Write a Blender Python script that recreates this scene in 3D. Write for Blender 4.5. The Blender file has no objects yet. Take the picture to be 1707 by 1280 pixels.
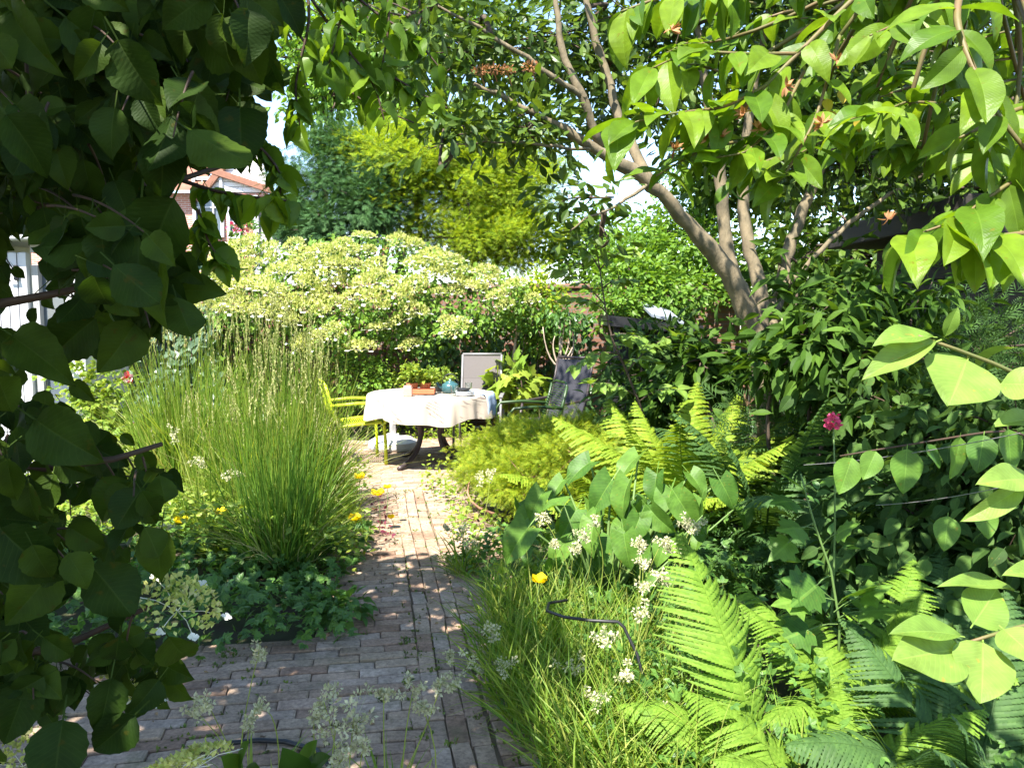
import bpy, math, random
import numpy as np
from mathutils import Vector, Matrix

R = math.radians
rng = np.random.default_rng(11)
random.seed(5)
scene = bpy.context.scene
C = scene.collection

# ------------------------------------------------------------------ camera
FPX, PW, PH, CAMZ, PITCH = 1314.0, 1707.0, 1280.0, 1.55, math.atan((640 - 525) / 1314.0)
cam = bpy.data.cameras.new('camera')
camo = bpy.data.objects.new('camera', cam)
C.objects.link(camo)
cam.sensor_fit = 'HORIZONTAL'
cam.sensor_width = 36.0
cam.lens = 36.0 * FPX / PW
cam.clip_start = 0.05
cam.clip_end = 800
camo.location = (0, 0, CAMZ)
camo.rotation_euler = (math.pi / 2 - PITCH, 0, 0)
scene.camera = camo

# ------------------------------------------------------------------ sky, sun, exposure
SUN_EL, SUN_AZ = R(57), R(206)                       # azimuth clockwise from +Y
w = bpy.data.worlds.new("World")
scene.world = w
w.use_nodes = True
nt = w.node_tree
sky = nt.nodes.new('ShaderNodeTexSky')
sky.sky_type = 'NISHITA'
sky.sun_disc = False
sky.air_density = 1.0
sky.dust_density = 0.3
sky.ozone_density = 1.6
sky.sun_elevation = SUN_EL
sky.sun_rotation = SUN_AZ
bg = nt.nodes['Background']
bg.inputs[1].default_value = 0.13
nt.links.new(sky.outputs[0], bg.inputs[0])
sl = bpy.data.lights.new('sun', 'SUN')
sl.energy = 5.0
sl.angle = R(0.5)
sl.color = (1.0, 0.95, 0.86)
so = bpy.data.objects.new('sun', sl)
C.objects.link(so)
SUNV = Vector((math.sin(SUN_AZ) * math.cos(SUN_EL), math.cos(SUN_AZ) * math.cos(SUN_EL), math.sin(SUN_EL)))
so.rotation_euler = SUNV.to_track_quat('Z', 'Y').to_euler()
so.location = SUNV * 40
scene.view_settings.view_transform = 'Standard'
scene.view_settings.look = 'None'
scene.view_settings.exposure = 1.86
scene.view_settings.gamma = 1.0
scene.cycles.max_bounces = 8
scene.cycles.diffuse_bounces = 4
scene.cycles.transmission_bounces = 6
scene.cycles.transparent_max_bounces = 8
scene.cycles.caustics_reflective = False
scene.cycles.caustics_refractive = False
scene.cycles.sample_clamp_indirect = 6

# ------------------------------------------------------------------ pixel <-> place
cP, sP = math.cos(PITCH), math.sin(PITCH)
def ray(px, py):
    dx, dy = (px - PW / 2) / FPX, (py - PH / 2) / FPX
    return np.array([dx, cP - dy * sP, -sP - dy * cP])
def at(px, py, Y):
    d = ray(px, py)
    return np.array([0, 0, CAMZ]) + d * (Y / d[1])
def gnd(px, py, z=0.0):
    d = ray(px, py)
    return np.array([0, 0, CAMZ]) + d * ((z - CAMZ) / d[2])
def proj(P):
    P = np.atleast_2d(P)
    q = P - np.array([0, 0, CAMZ])
    dep = q[:, 1] * cP - q[:, 2] * sP
    up = q[:, 1] * sP + q[:, 2] * cP
    return PW / 2 + FPX * q[:, 0] / dep, PH / 2 - FPX * up / dep
def in_poly(px, py, poly):
    px, py = np.asarray(px), np.asarray(py)
    c = np.zeros(px.shape, bool)
    n = len(poly)
    for i in range(n):
        x0, y0 = poly[i]
        x1, y1 = poly[(i + 1) % n]
        if y0 == y1:
            continue
        k = ((y0 > py) != (y1 > py)) & (px < (x1 - x0) * (py - y0) / (y1 - y0) + x0)
        c ^= k
    return c
def nrm(a):
    a = np.asarray(a, float)
    return a / np.maximum(np.linalg.norm(a, axis=-1, keepdims=True), 1e-9)

# ------------------------------------------------------------------ mesh builder
class MB:
    def __init__(s):
        s.V, s.F, s.U, s.n, s.second = [], [], [], 0, None
    def add(s, V, F, U=None):
        V = np.asarray(V, float)
        if len(V) == 0:
            return
        for f in F:
            f = np.asarray(f, int)
            if len(f):
                s.F.append(f + s.n)
        s.V.append(V)
        s.U.append(np.zeros((len(V), 2)) if U is None else np.asarray(U, float))
        s.n += len(V)
    def inst(s, tpl, pos, d, n, sc, sx=None):
        tv, tf, tu = tpl
        pos, d = np.atleast_2d(pos), nrm(np.atleast_2d(d))
        n = np.atleast_2d(n)
        N = len(pos)
        if N == 0:
            return
        sc = np.broadcast_to(np.asarray(sc, float), (N,))
        sx = sc if sx is None else np.broadcast_to(np.asarray(sx, float), (N,))
        x = np.cross(d, n)
        bad = np.linalg.norm(x, axis=1) < 1e-4
        x[bad] = np.cross(d[bad], [0.3, 0.5, 0.8])
        x = nrm(x)
        z = np.cross(x, d)
        V = (pos[:, None, :] + (tv[None, :, 0, None] * x[:, None, :]) * sx[:, None, None]
             + (tv[None, :, 1, None] * d[:, None, :] + tv[None, :, 2, None] * z[:, None, :]) * sc[:, None, None])
        k = len(tv)
        off = (np.arange(N) * k)[:, None, None]
        s.add(V.reshape(-1, 3), [(f[None] + off).reshape(-1, f.shape[1]) for f in tf], np.tile(tu, (N, 1)))
    def tube(s, pts, r, sides=6, cap=True):
        P = np.asarray(pts, float)
        n = len(P)
        r = np.broadcast_to(np.asarray(r, float), (n,))
        t = nrm(np.gradient(P, axis=0))
        a = np.array([0, 0, 1.0]) if abs(t[0][2]) < 0.9 else np.array([1.0, 0, 0])
        V = []
        u = nrm(np.cross(t[0], a))
        for i in range(n):
            u = u - t[i] * np.dot(u, t[i])
            u = nrm(u)
            v = np.cross(t[i], u)
            th = np.arange(sides) * 2 * math.pi / sides
            V.append(P[i] + r[i] * (np.cos(th)[:, None] * u + np.sin(th)[:, None] * v))
        V = np.concatenate(V)
        i, j = np.meshgrid(np.arange(n - 1), np.arange(sides), indexing='ij')
        i, j = i.ravel(), j.ravel()
        j2 = (j + 1) % sides
        F = np.stack([i * sides + j, i * sides + j2, (i + 1) * sides + j2, (i + 1) * sides + j], 1)
        L = np.linspace(0, 1, n)
        U = np.stack([np.tile(np.arange(sides) / sides, n), np.repeat(L, sides)], 1)
        Fs = [F]
        if cap:
            Fs += [np.arange(sides)[::-1][None], (np.arange(sides) + (n - 1) * sides)[None]]
        s.add(V, Fs, U)
    def box(s, c, size, M=None, ch=0.0):
        sx, sy, sz = np.asarray(size) / 2
        h = min(ch, sx * .9, sy * .9, sz * .9)
        V = []
        for (a, b, zz) in ((sx - h, sy - h, -sz), (sx, sy, -sz + h), (sx, sy, sz - h), (sx - h, sy - h, sz)):
            V += [(-a, -b, zz), (a, -b, zz), (a, b, zz), (-a, b, zz)]
        F = [(3, 2, 1, 0), (12, 13, 14, 15)]
        for k in range(3):
            for j in range(4):
                j2 = (j + 1) % 4
                F.append((k * 4 + j, k * 4 + j2, k * 4 + 4 + j2, k * 4 + 4 + j))
        V = np.array(V)
        if M is not None:
            V = V @ np.asarray(M, float).T
        s.add(V + np.asarray(c, float), [np.array(F)])
    def bar(s, p, q, wd, th, up=(0, 0, 1)):
        p, q = np.asarray(p, float), np.asarray(q, float)
        d = nrm(q - p)
        x = nrm(np.cross(d, up))
        z = np.cross(x, d)
        s.box((p + q) / 2, (wd, np.linalg.norm(q - p), th), np.stack([x, d, z], 1), min(wd, th) * .15)
    def lathe(s, prof, c=(0, 0, 0), sides=24):
        prof = np.asarray(prof, float)
        th = np.arange(sides) * 2 * math.pi / sides
        V = np.stack([prof[:, 0, None] * np.cos(th), prof[:, 0, None] * np.sin(th), np.repeat(prof[:, 1, None], sides, 1)], -1)
        n = len(prof)
        i, j = np.meshgrid(np.arange(n - 1), np.arange(sides), indexing='ij')
        i, j = i.ravel(), j.ravel()
        j2 = (j + 1) % sides
        s.add(V.reshape(-1, 3) + np.asarray(c, float), [np.stack([i * sides + j, i * sides + j2, (i + 1) * sides + j2, (i + 1) * sides + j], 1)])
    def poly(s, P, depth):                            # prism from a planar outline, extruded by a vector
        P = np.asarray(P, float)
        n = len(P)
        j = np.arange(n)
        s.add(np.concatenate([P, P + np.asarray(depth, float)]),
              [j[None], (j[::-1] + n)[None], np.stack([j, j + n, (j + 1) % n + n, (j + 1) % n], 1)])
    def build(s, name, mat, parent=None, off=(0, 0, 0), smooth=False):
        me = bpy.data.meshes.new(name)
        V = np.concatenate(s.V) - np.asarray(off, float)
        me.vertices.add(len(V))
        me.vertices.foreach_set('co', V.astype(np.float32).ravel())
        loops = np.concatenate([f.ravel() for f in s.F])
        tot = np.concatenate([np.full(len(f), f.shape[1]) for f in s.F])
        me.loops.add(len(loops))
        me.loops.foreach_set('vertex_index', loops.astype(np.int32))
        me.polygons.add(len(tot))
        me.polygons.foreach_set('loop_start', (np.cumsum(tot) - tot).astype(np.int32))
        uv = me.uv_layers.new(name='uv')
        U = np.concatenate(s.U)[loops]
        uv.data.foreach_set('uv', U.astype(np.float32).ravel())
        me.update(calc_edges=True)
        me.polygons.foreach_set('use_smooth', np.full(len(tot), smooth))
        me.materials.append(mat)
        if s.second:                                  # faces added after s.second[0] carry another material
            me.materials.append(s.second[1])
            k0 = sum(len(f) for f in s.F[:s.second[0]])
            me.polygons.foreach_set('material_index', (np.arange(len(tot)) >= k0).astype(np.int32))
        o = bpy.data.objects.new(name, me)
        C.objects.link(o)
        if parent is not None:
            o.parent = parent
        else:
            o.location = off
        return o

def tag(o, label=None, cat=None, group=None, kind=None):
    if label: o['label'] = label
    if cat: o['category'] = cat
    if group: o['group'] = group
    if kind: o['kind'] = kind
    return o
def thing(name, label, cat, loc=(0, 0, 0), rz=0, group=None):
    o = bpy.data.objects.new(name, None)
    o.empty_display_size = .1
    C.objects.link(o)
    o.location = tuple(float(v) for v in loc)
    o.rotation_euler = (0, 0, rz)
    return tag(o, label, cat, group)
def copy_tree(o, parent=None):
    c = o.copy()
    C.objects.link(c)
    c.parent = parent
    for ch in [x for x in bpy.data.objects if x.parent == o]:
        copy_tree(ch, c)
    return c

# ------------------------------------------------------------------ materials
def base_mat(name):
    m = bpy.data.materials.new(name)
    m.use_nodes = True
    n = m.node_tree
    return m, n, n.nodes['Principled BSDF'], n.nodes['Material Output']
def node(n, t, **k):
    x = n.nodes.new(t)
    for a, b in k.items():
        setattr(x, a, b)
    return x
def ramp(n, stops):
    r = node(n, 'ShaderNodeValToRGB')
    e = r.color_ramp.elements
    while len(e) < len(stops):
        e.new(0.5)
    for k, (p, c) in enumerate(stops):
        e[k].position = p
        e[k].color = (*c, 1) if len(c) == 3 else c
    return r
def leaf_mat(name, cols, trans=0.35, tcol=None, rough=0.42, spec=0.45, veins=0.0, nv=16, blot=0.25, tw=(1.35, 1.25, .45)):
    """green leaf: colour differs leaf by leaf, thin enough to let light through"""
    m, n, p, out = base_mat(name)
    L = n.links
    geo = node(n, 'ShaderNodeNewGeometry')
    k = len(cols)
    rp = ramp(n, [((i + .5) / k, c) for i, c in enumerate(cols)])
    L.new(geo.outputs['Random Per Island'], rp.inputs[0])
    tc = node(n, 'ShaderNodeTexCoord')
    nz = node(n, 'ShaderNodeTexNoise')
    nz.inputs['Scale'].default_value = 9 if veins == 0 else 30
    nz.inputs['Detail'].default_value = 2
    L.new(tc.outputs['Object'], nz.inputs['Vector'])
    mr = node(n, 'ShaderNodeMapRange')
    mr.inputs['From Min'].default_value = .25
    mr.inputs['From Max'].default_value = .75
    mr.inputs['To Min'].default_value = 1 - blot
    mr.inputs['To Max'].default_value = 1 + blot
    L.new(nz.outputs[0], mr.inputs[0])
    mx = node(n, 'ShaderNodeMix', data_type='RGBA', blend_type='MULTIPLY')
    mx.inputs[0].default_value = 1
    L.new(rp.outputs[0], mx.inputs[6])
    L.new(mr.outputs[0], mx.inputs[7])
    col = mx.outputs[2]
    if veins:
        sep = node(n, 'ShaderNodeSeparateXYZ')
        L.new(tc.outputs['UV'], sep.inputs[0])
        def M(op, a, b=None):
            q = node(n, 'ShaderNodeMath', operation=op)
            for i, v in enumerate((a, b)):
                if v is None: continue
                if isinstance(v, (int, float)): q.inputs[i].default_value = v
                else: L.new(v, q.inputs[i])
            return q.outputs[0]
        ax = M('ABSOLUTE', M('SUBTRACT', sep.outputs[0], .5))
        ph = M('SUBTRACT', M('MULTIPLY', sep.outputs[1], nv), M('MULTIPLY', ax, nv * .55))
        tri = M('ABSOLUTE', M('SUBTRACT', M('FRACT', ph), .5))             # 0.5 at a side vein
        side = M('GREATER_THAN', tri, .44)
        mid = M('LESS_THAN', ax, .018)
        v = M('MAXIMUM', M('MULTIPLY', side, .55), mid)
        m2 = node(n, 'ShaderNodeMix', data_type='RGBA', blend_type='MIX')
        L.new(M('MULTIPLY', v, veins), m2.inputs[0])
        L.new(col, m2.inputs[6])
        c0 = np.array(cols[-1])
        m2.inputs[7].default_value = (*np.minimum(c0 * 1.5 + np.array([.05, .06, .02]), 1), 1)
        col = m2.outputs[2]
        bp = node(n, 'ShaderNodeBump')
        bp.inputs['Strength'].default_value = .12
        bp.inputs['Distance'].default_value = .003
        L.new(M('MULTIPLY', tri, -1.0), bp.inputs['Height'])
        L.new(bp.outputs[0], p.inputs['Normal'])
    if veins:
        n2 = node(n, 'ShaderNodeTexNoise')
        n2.inputs['Scale'].default_value = 55
        n2.inputs['Detail'].default_value = 3
        L.new(tc.outputs['Object'], n2.inputs['Vector'])
        r2 = ramp(n, [(.66, (0, 0, 0)), (.72, (.7, .7, .7))])
        L.new(n2.outputs[0], r2.inputs[0])
        m4 = node(n, 'ShaderNodeMix', data_type='RGBA')
        L.new(r2.outputs[0], m4.inputs[0])
        L.new(col, m4.inputs[6])
        m4.inputs[7].default_value = (c0[0] * 1.5 + .02, c0[1] * .75 + .015, c0[2] * .8, 1)
        col = m4.outputs[2]
    L.new(col, p.inputs['Base Color'])
    p.inputs['Roughness'].default_value = rough
    p.inputs['Specular IOR Level'].default_value = spec * .6
    tr = node(n, 'ShaderNodeBsdfTranslucent')
    m3 = node(n, 'ShaderNodeMix', data_type='RGBA', blend_type='MULTIPLY')
    m3.inputs[0].default_value = 1
    L.new(col, m3.inputs[6])
    m3.inputs[7].default_value = (tw[0] * 1.3, tw[1] * 1.3, tw[2] * 1.3, 1)
    m3.clamp_result = False
    L.new(m3.outputs[2], tr.inputs[0])
    ms = node(n, 'ShaderNodeMixShader')
    ms.inputs[0].default_value = trans
    L.new(p.outputs[0], ms.inputs[1])
    L.new(tr.outputs[0], ms.inputs[2])
    L.new(ms.outputs[0], out.inputs[0])
    return m
def solid(name, c, c2=None, rough=.6, scale=12, metal=0, bump=0.0, spec=.4, island=False, stretch=(1, 1, 1)):
    m, n, p, out = base_mat(name)
    L = n.links
    tc = node(n, 'ShaderNodeTexCoord')
    mp = node(n, 'ShaderNodeMapping')
    mp.inputs['Scale'].default_value = stretch
    L.new(tc.outputs['Object'], mp.inputs[0])
    nz = node(n, 'ShaderNodeTexNoise')
    nz.inputs['Scale'].default_value = scale
    nz.inputs['Detail'].default_value = 5
    nz.inputs['Roughness'].default_value = .65
    L.new(mp.outputs[0], nz.inputs['Vector'])
    c2 = c2 or tuple(v * .75 for v in c)
    rp = ramp(n, [(.35, c), (.68, c2)])
    if island:
        geo = node(n, 'ShaderNodeNewGeometry')
        ad = node(n, 'ShaderNodeMath', operation='MULTIPLY_ADD')
        L.new(geo.outputs['Random Per Island'], ad.inputs[0])
        ad.inputs[1].default_value = .55
        L.new(nz.outputs[0], ad.inputs[2])
        sb = node(n, 'ShaderNodeMath', operation='SUBTRACT')
        L.new(ad.outputs[0], sb.inputs[0])
        sb.inputs[1].default_value = .27
        L.new(sb.outputs[0], rp.inputs[0])
    else:
        L.new(nz.outputs[0], rp.inputs[0])
    L.new(rp.outputs[0], p.inputs['Base Color'])
    p.inputs['Roughness'].default_value = rough
    p.inputs['Metallic'].default_value = metal
    p.inputs['Specular IOR Level'].default_value = spec
    if bump:
        b = node(n, 'ShaderNodeBump')
        b.inputs['Strength'].default_value = bump
        b.inputs['Distance'].default_value = .01
        L.new(nz.outputs[0], b.inputs['Height'])
        L.new(b.outputs[0], p.inputs['Normal'])
    return m
def brick_mat(name, c1, c2, mortar, scale):
    m, n, p, out = base_mat(name)
    L = n.links
    tc = node(n, 'ShaderNodeTexCoord')
    sep = node(n, 'ShaderNodeSeparateXYZ')
    L.new(tc.outputs['Object'], sep.inputs[0])
    cb = node(n, 'ShaderNodeCombineXYZ')
    ad = node(n, 'ShaderNodeMath', operation='ADD')
    L.new(sep.outputs[0], ad.inputs[0]); L.new(sep.outputs[1], ad.inputs[1])
    L.new(ad.outputs[0], cb.inputs[0]); L.new(sep.outputs[2], cb.inputs[1])
    b = node(n, 'ShaderNodeTexBrick')
    L.new(cb.outputs[0], b.inputs['Vector'])
    b.inputs['Color1'].default_value = (*c1, 1)
    b.inputs['Color2'].default_value = (*c2, 1)
    b.inputs['Mortar'].default_value = (*mortar, 1)
    b.inputs['Scale'].default_value = scale
    b.inputs['Brick Width'].default_value = .22
    b.inputs['Row Height'].default_value = .065
    b.inputs['Mortar Size'].default_value = .008
    L.new(b.outputs[0], p.inputs['Base Color'])
    p.inputs['Roughness'].default_value = .9
    return m

# ------------------------------------------------------------------ leaf templates (axis +Y, face up +Z)
def leaf_tpl(rows, width, shape='ovate', fold=.12, droop=.15, cols=2, pet=0.0, wave=0.0, tooth=0.0, petw=.012):
    t = np.linspace(0, 1, rows + 1)
    if shape == 'ovate': wd = np.sin(math.pi * t ** .72) ** .85
    elif shape == 'ellip': wd = np.sin(math.pi * t) ** .8
    elif shape == 'obov': wd = np.sin(math.pi * t ** 1.35) ** .85
    elif shape == 'lance': wd = np.sin(math.pi * t ** .8) ** 1.1
    elif shape == 'heart': wd = np.where(t < .25, .8 + .2 * np.sin(t / .25 * math.pi / 2), np.cos((t - .25) / .75 * math.pi / 2) ** .8)
    elif shape == 'round': wd = np.sqrt(np.maximum(0, 1 - (2 * t - 1) ** 2))
    wd = np.nan_to_num(wd) * width / 2
    if tooth:
        wd = wd * (1 + tooth * np.where(np.arange(rows + 1) % 2 == 0, -1, 1))
    wd[-1] = 0.0015
    if shape != 'heart': wd[0] = 0.004
    xs = np.linspace(-1, 1, cols + 1)
    V, U = [], []
    for i, ti in enumerate(t):
        for x in xs:
            y = ti - (.16 * abs(x) * max(0, 1 - ti / .35) if shape == 'heart' else 0)
            z = fold * abs(x) * wd[i] * 2 - droop * ti ** 2 + wave * math.sin(ti * 9 + (2 if x > 0 else 0)) * abs(x) * width
            V.append((x * wd[i], y * (1 - .3 * droop * ti), z))
            U.append((x / 2 + .5, ti))
    nc = cols + 1
    F = [(i * nc + j, i * nc + j + 1, (i + 1) * nc + j + 1, (i + 1) * nc + j) for i in range(rows) for j in range(cols)]
    if pet:
        k = len(V)
        V += [(-petw, -pet, pet * .12), (petw, -pet, pet * .12), (petw, .02, .002), (-petw, .02, .002)]
        U += [(.5, 0)] * 4
        F.append((k, k + 1, k + 2, k + 3))
    return np.array(V, float), [np.array(F)], np.array(U, float)
T_BIG = leaf_tpl(14, .74, 'ovate', .20, .30, 4, pet=.32, wave=.055, tooth=.03)
T_BIG2 = leaf_tpl(14, .62, 'ovate', .34, .42, 4, pet=.3, wave=.07, tooth=.03)
T_BIG3 = leaf_tpl(14, .86, 'ellip', -.12, -.15, 4, pet=.3, wave=.05, tooth=.03)
T_CAL = leaf_tpl(12, .42, 'ellip', .2, .25, 4, pet=.08, wave=.05)
T_CAL2 = leaf_tpl(12, .52, 'ovate', .10, .45, 4, pet=.08, wave=.06)
T_CALR = leaf_tpl(12, .78, 'ovate', .06, .08, 4, pet=.1, wave=.03)
T_HEART = leaf_tpl(12, .72, 'heart', .22, .4, 6, pet=.4, wave=.06)
T_MED = leaf_tpl(5, .55, 'ovate', .15, .2, 2, pet=.12)
T_OVAL = leaf_tpl(4, .42, 'obov', .12, .15, 2, pet=.1)
T_LAUR = leaf_tpl(6, .34, 'lance', .16, .25, 2, pet=.08)
T_LEAF = leaf_tpl(3, .56, 'ovate', .15, .15, 2)
T_SMALL = leaf_tpl(2, .6, 'ellip', .12, .1, 2)
T_BLADE = leaf_tpl(6, .035, 'lance', .2, .55, 2)
T_BLADEU = leaf_tpl(5, .022, 'lance', .2, .12, 2)
T_BLADES = leaf_tpl(3, .05, 'lance', .2, .35, 2)
def spray_tpl(n=6, w=.10, spread=.55, tri=True):
    V, F, U = [], [], []
    def needle(b, d, L, wd):
        k = len(V)
        b, d = np.array(b, float), nrm(d)
        s = np.array([d[1], -d[0], 0]) * wd
        m = b + d * L * .5
        V.extend([b, m + s, b + d * L, m - s])
        U.extend([(.5, 0), (1, .5), (.5, 1), (0, .5)])
        F.append((k, k + 1, k + 2, k + 3))
    needle((0, 0, 0), (0, 1, 0), 1, w * .5)
    for i in range(n):
        y = .08 + .8 * i / n
        L = .48 * (1 - .75 * i / n)
        for s in (-1, 1):
            needle((0, y, 0), (s * spread * 1.1, 1, -.12), L, w * .55)
    return np.array(V, float), [np.array(F)], np.array(U, float)
T_SPRAY = spray_tpl(4, .06, .8)
T_YEW = spray_tpl(5, .05, 1.1)
def comp_tpl(kind):                                   # small compound leaf: three or five leaflets
    t = leaf_tpl(3, .55, 'ovate', .12, .15, 2, tooth=.0)
    V, F, U, k = [], [], [], 0
    angs = (-1.0, 0, 1.0) if kind == 3 else (-1.25, -.65, 0, .65, 1.25)
    for a in angs:
        c, s = math.cos(a), math.sin(a)
        v = t[0] * (.62 if a else .75)
        V.append(np.stack([v[:, 0] * c + v[:, 1] * s, -v[:, 0] * s + v[:, 1] * c, v[:, 2]], 1) + [0, .18, 0])
        F.append(t[1][0] + k)
        U.append(t[2])
        k += len(v)
    V.append(np.array([(-.01, -.3, -.05), (.01, -.3, -.05), (.01, .2, 0), (-.01, .2, 0)]))
    F.append(np.array([[k, k + 1, k + 2, k + 3]]))
    U.append(np.full((4, 2), .5))
    return np.concatenate(V), [np.concatenate(F)], np.concatenate(U)
T_TRI, T_FIVE = comp_tpl(3), comp_tpl(5)
def lobed_tpl():                                      # maple-like lobed blade
    out = [(0, 0), (.18, -.06), (.42, .05), (.36, .2), (.56, .36), (.36, .46), (.34, .62), (.16, .66), (.1, .82), (0, 1.0)]
    R_ = np.array(out)
    V = [(0, .35, .0)] + [(x, y, -.12 * y * y - .1 * abs(x)) for x, y in out] + [(-x, y, -.12 * y * y - .1 * abs(x)) for x, y in out[1:-1][::-1]]
    n = len(V) - 1
    F = [(0, 1 + i, 1 + (i + 1) % n) for i in range(n)]
    k = len(V)
    V += [(-.012, -.55, -.05), (.012, -.55, -.05), (.012, .05, 0), (-.012, .05, 0)]
    U = [(.5 + x * .5, y) for x, y, z in V]
    return np.array(V, float), [np.array(F), np.array([[k, k + 1, k + 2, k + 3]])], np.array(U, float)
T_LOBE = lobed_tpl()

def smooth_path(P, n=28, it=6):
    P = np.asarray(P, float)
    L = np.concatenate([[0], np.cumsum(np.linalg.norm(np.diff(P, axis=0), axis=1))])
    t = np.linspace(0, L[-1], n)
    Q = np.stack([np.interp(t, L, P[:, i]) for i in range(3)], 1)
    for _ in range(it): Q[1:-1] = (Q[:-2] + 2 * Q[1:-1] + Q[2:]) / 4
    return Q
# ------------------------------------------------------------------ foliage helpers
def rdir(n, bias=(0, 0, 0), amt=1.0):
    return nrm(nrm(rng.normal(size=(n, 3))) * amt + np.asarray(bias, float))
def blob(n, c, rad, p=.45):
    """points in an ellipsoid, denser towards the outside"""
    d = nrm(rng.normal(size=(n, 3)))
    return np.asarray(c) + d * (rng.random((n, 1)) ** p) * np.asarray(rad), d
def bez(a, b, bow=(0, 0, 0), n=6):
    t = np.linspace(0, 1, n)[:, None]
    a, b = np.asarray(a, float), np.asarray(b, float)
    return a + (b - a) * t + np.asarray(bow) * (4 * t * (1 - t))
def scatter_clumps(mb, clumps, tpl, size, sub=.22, per=26, droop=.35, up=.9, out=.6, br=None, base=None, brr=.02, keep=None, stemp=.5):
    """clumps: (centre, radii, number of sub-clumps).  Every sub-clump is a twig end carrying leaves."""
    for (c, rad, ns) in clumps:
        sc, sd = blob(ns, c, rad)
        for q, dd in zip(sc, sd):
            k = int(per * rng.uniform(.6, 1.4))
            off = rng.normal(size=(k, 3)) * sub * rng.uniform(.7, 1.25) * np.array([1, 1, .6])
            pos = q + off
            d = nrm(off) * .7 + dd * out + rng.normal(size=(k, 3)) * .45 + np.array([0, 0, -droop])
            n = rng.normal(size=(k, 3)) * .45 + dd * .45 + np.array([0, 0, up])
            s = rng.uniform(size[0], size[1], k)
            if keep is not None:
                ok = keep(pos)
                pos, d, n, s = pos[ok], d[ok], n[ok], s[ok]
            mb.inst(tpl, pos, d, n, s)
            if br is not None and rng.random() < stemp:
                br.tube(bez(c - np.asarray(dd) * 0, q, rng.normal(size=3) * sub * .3, 5), np.linspace(brr * .5, brr * .12, 5), 4, False)
        if br is not None and base is not None:
            br.tube(bez(base, c, rng.normal(size=3) * .12 + np.array([0, 0, .05]), 8), np.linspace(brr, brr * .45, 8), 5)
def shrub(name, label, cat, base, clumps, tpl, size, lm, sm, group=None, extra=None, **k):
    base = np.asarray(base, float)
    t = thing(name, label, cat, base, 0, group)
    f, b = MB(), MB()
    scatter_clumps(f, clumps, tpl, size, br=b, base=base, **k)
    if extra: extra(f, b)
    f.build('foliage', lm, t, base)
    if b.n: b.build('branches', sm, t, base, True)
    return t
def pc(px, py, Y, rx, ry, rz, n):
    return (at(px, py, Y), (rx, ry, rz), n)

# ------------------------------------------------------------------ palette
def paving_mat():
    """old clay pavers: every brick its own tone, blotched, with dirt and algae patches"""
    m, n, p, out = base_mat('paving_brick')
    L = n.links
    geo = node(n, 'ShaderNodeNewGeometry')
    rp = ramp(n, [(.08, (.30, .19, .13)), (.28, (.40, .285, .20)), (.45, (.36, .262, .19)), (.62, (.45, .33, .23)), (.78, (.38, .25, .175)), (.93, (.44, .335, .26))])
    L.new(geo.outputs['Random Per Island'], rp.inputs[0])
    tc = node(n, 'ShaderNodeTexCoord')
    col = rp.outputs[0]
    hs = []
    for sc, lo, hi, a_, b_ in ((55, .55, 1.25, .3, .7), (9, .72, 1.2, .3, .7), (1.7, .7, 1.15, .35, .65)):
        nz = node(n, 'ShaderNodeTexNoise')
        nz.inputs['Scale'].default_value = sc
        nz.inputs['Detail'].default_value = 6
        nz.inputs['Roughness'].default_value = .7
        L.new(tc.outputs['Object'], nz.inputs['Vector'])
        mr = node(n, 'ShaderNodeMapRange')
        for k_, v_ in zip(('From Min', 'From Max', 'To Min', 'To Max'), (a_, b_, lo, hi)): mr.inputs[k_].default_value = v_
        L.new(nz.outputs[0], mr.inputs[0])
        mx = node(n, 'ShaderNodeMix', data_type='RGBA', blend_type='MULTIPLY')
        mx.inputs[0].default_value = 1
        L.new(col, mx.inputs[6]); L.new(mr.outputs[0], mx.inputs[7])
        col = mx.outputs[2]
        hs.append(nz.outputs[0])
    al = node(n, 'ShaderNodeTexNoise'); al.inputs['Scale'].default_value = 3.3; al.inputs['Detail'].default_value = 8; al.inputs['Roughness'].default_value = .75
    L.new(tc.outputs['Object'], al.inputs['Vector'])
    ar = ramp(n, [(.55, (0, 0, 0)), (.72, (.75, .75, .75))])
    L.new(al.outputs[0], ar.inputs[0])
    mg = node(n, 'ShaderNodeMix', data_type='RGBA')
    L.new(ar.outputs[0], mg.inputs[0]); L.new(col, mg.inputs[6]); mg.inputs[7].default_value = (.13, .125, .06, 1)
    L.new(mg.outputs[2], p.inputs['Base Color'])
    p.inputs['Roughness'].default_value = .92
    p.inputs['Specular IOR Level'].default_value = .25
    b = node(n, 'ShaderNodeBump'); b.inputs['Strength'].default_value = .7; b.inputs['Distance'].default_value = .006
    L.new(hs[0], b.inputs['Height']); L.new(b.outputs[0], p.inputs['Normal'])
    return m
M = {}
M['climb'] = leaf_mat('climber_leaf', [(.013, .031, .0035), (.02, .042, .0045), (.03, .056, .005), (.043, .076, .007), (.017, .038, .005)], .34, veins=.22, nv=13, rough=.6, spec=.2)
M['cal'] = leaf_mat('big_bright_leaf', [(.07, .145, .01), (.11, .20, .012), (.16, .25, .016), (.09, .165, .012)], .42, veins=.25, nv=20, rough=.42)
M['pale'] = leaf_mat('pale_leaf', [(.13, .22, .035), (.17, .26, .05)], .34, veins=.3, nv=15, rough=.5)
M['heart'] = leaf_mat('heart_leaf', [(.055, .13, .018), (.08, .165, .022), (.105, .20, .028)], .34, veins=.3, nv=12, rough=.5)
M['tree'] = leaf_mat('tree_leaf', [(.04, .08, .014), (.065, .115, .018), (.10, .16, .022)], .32, rough=.4)
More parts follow.
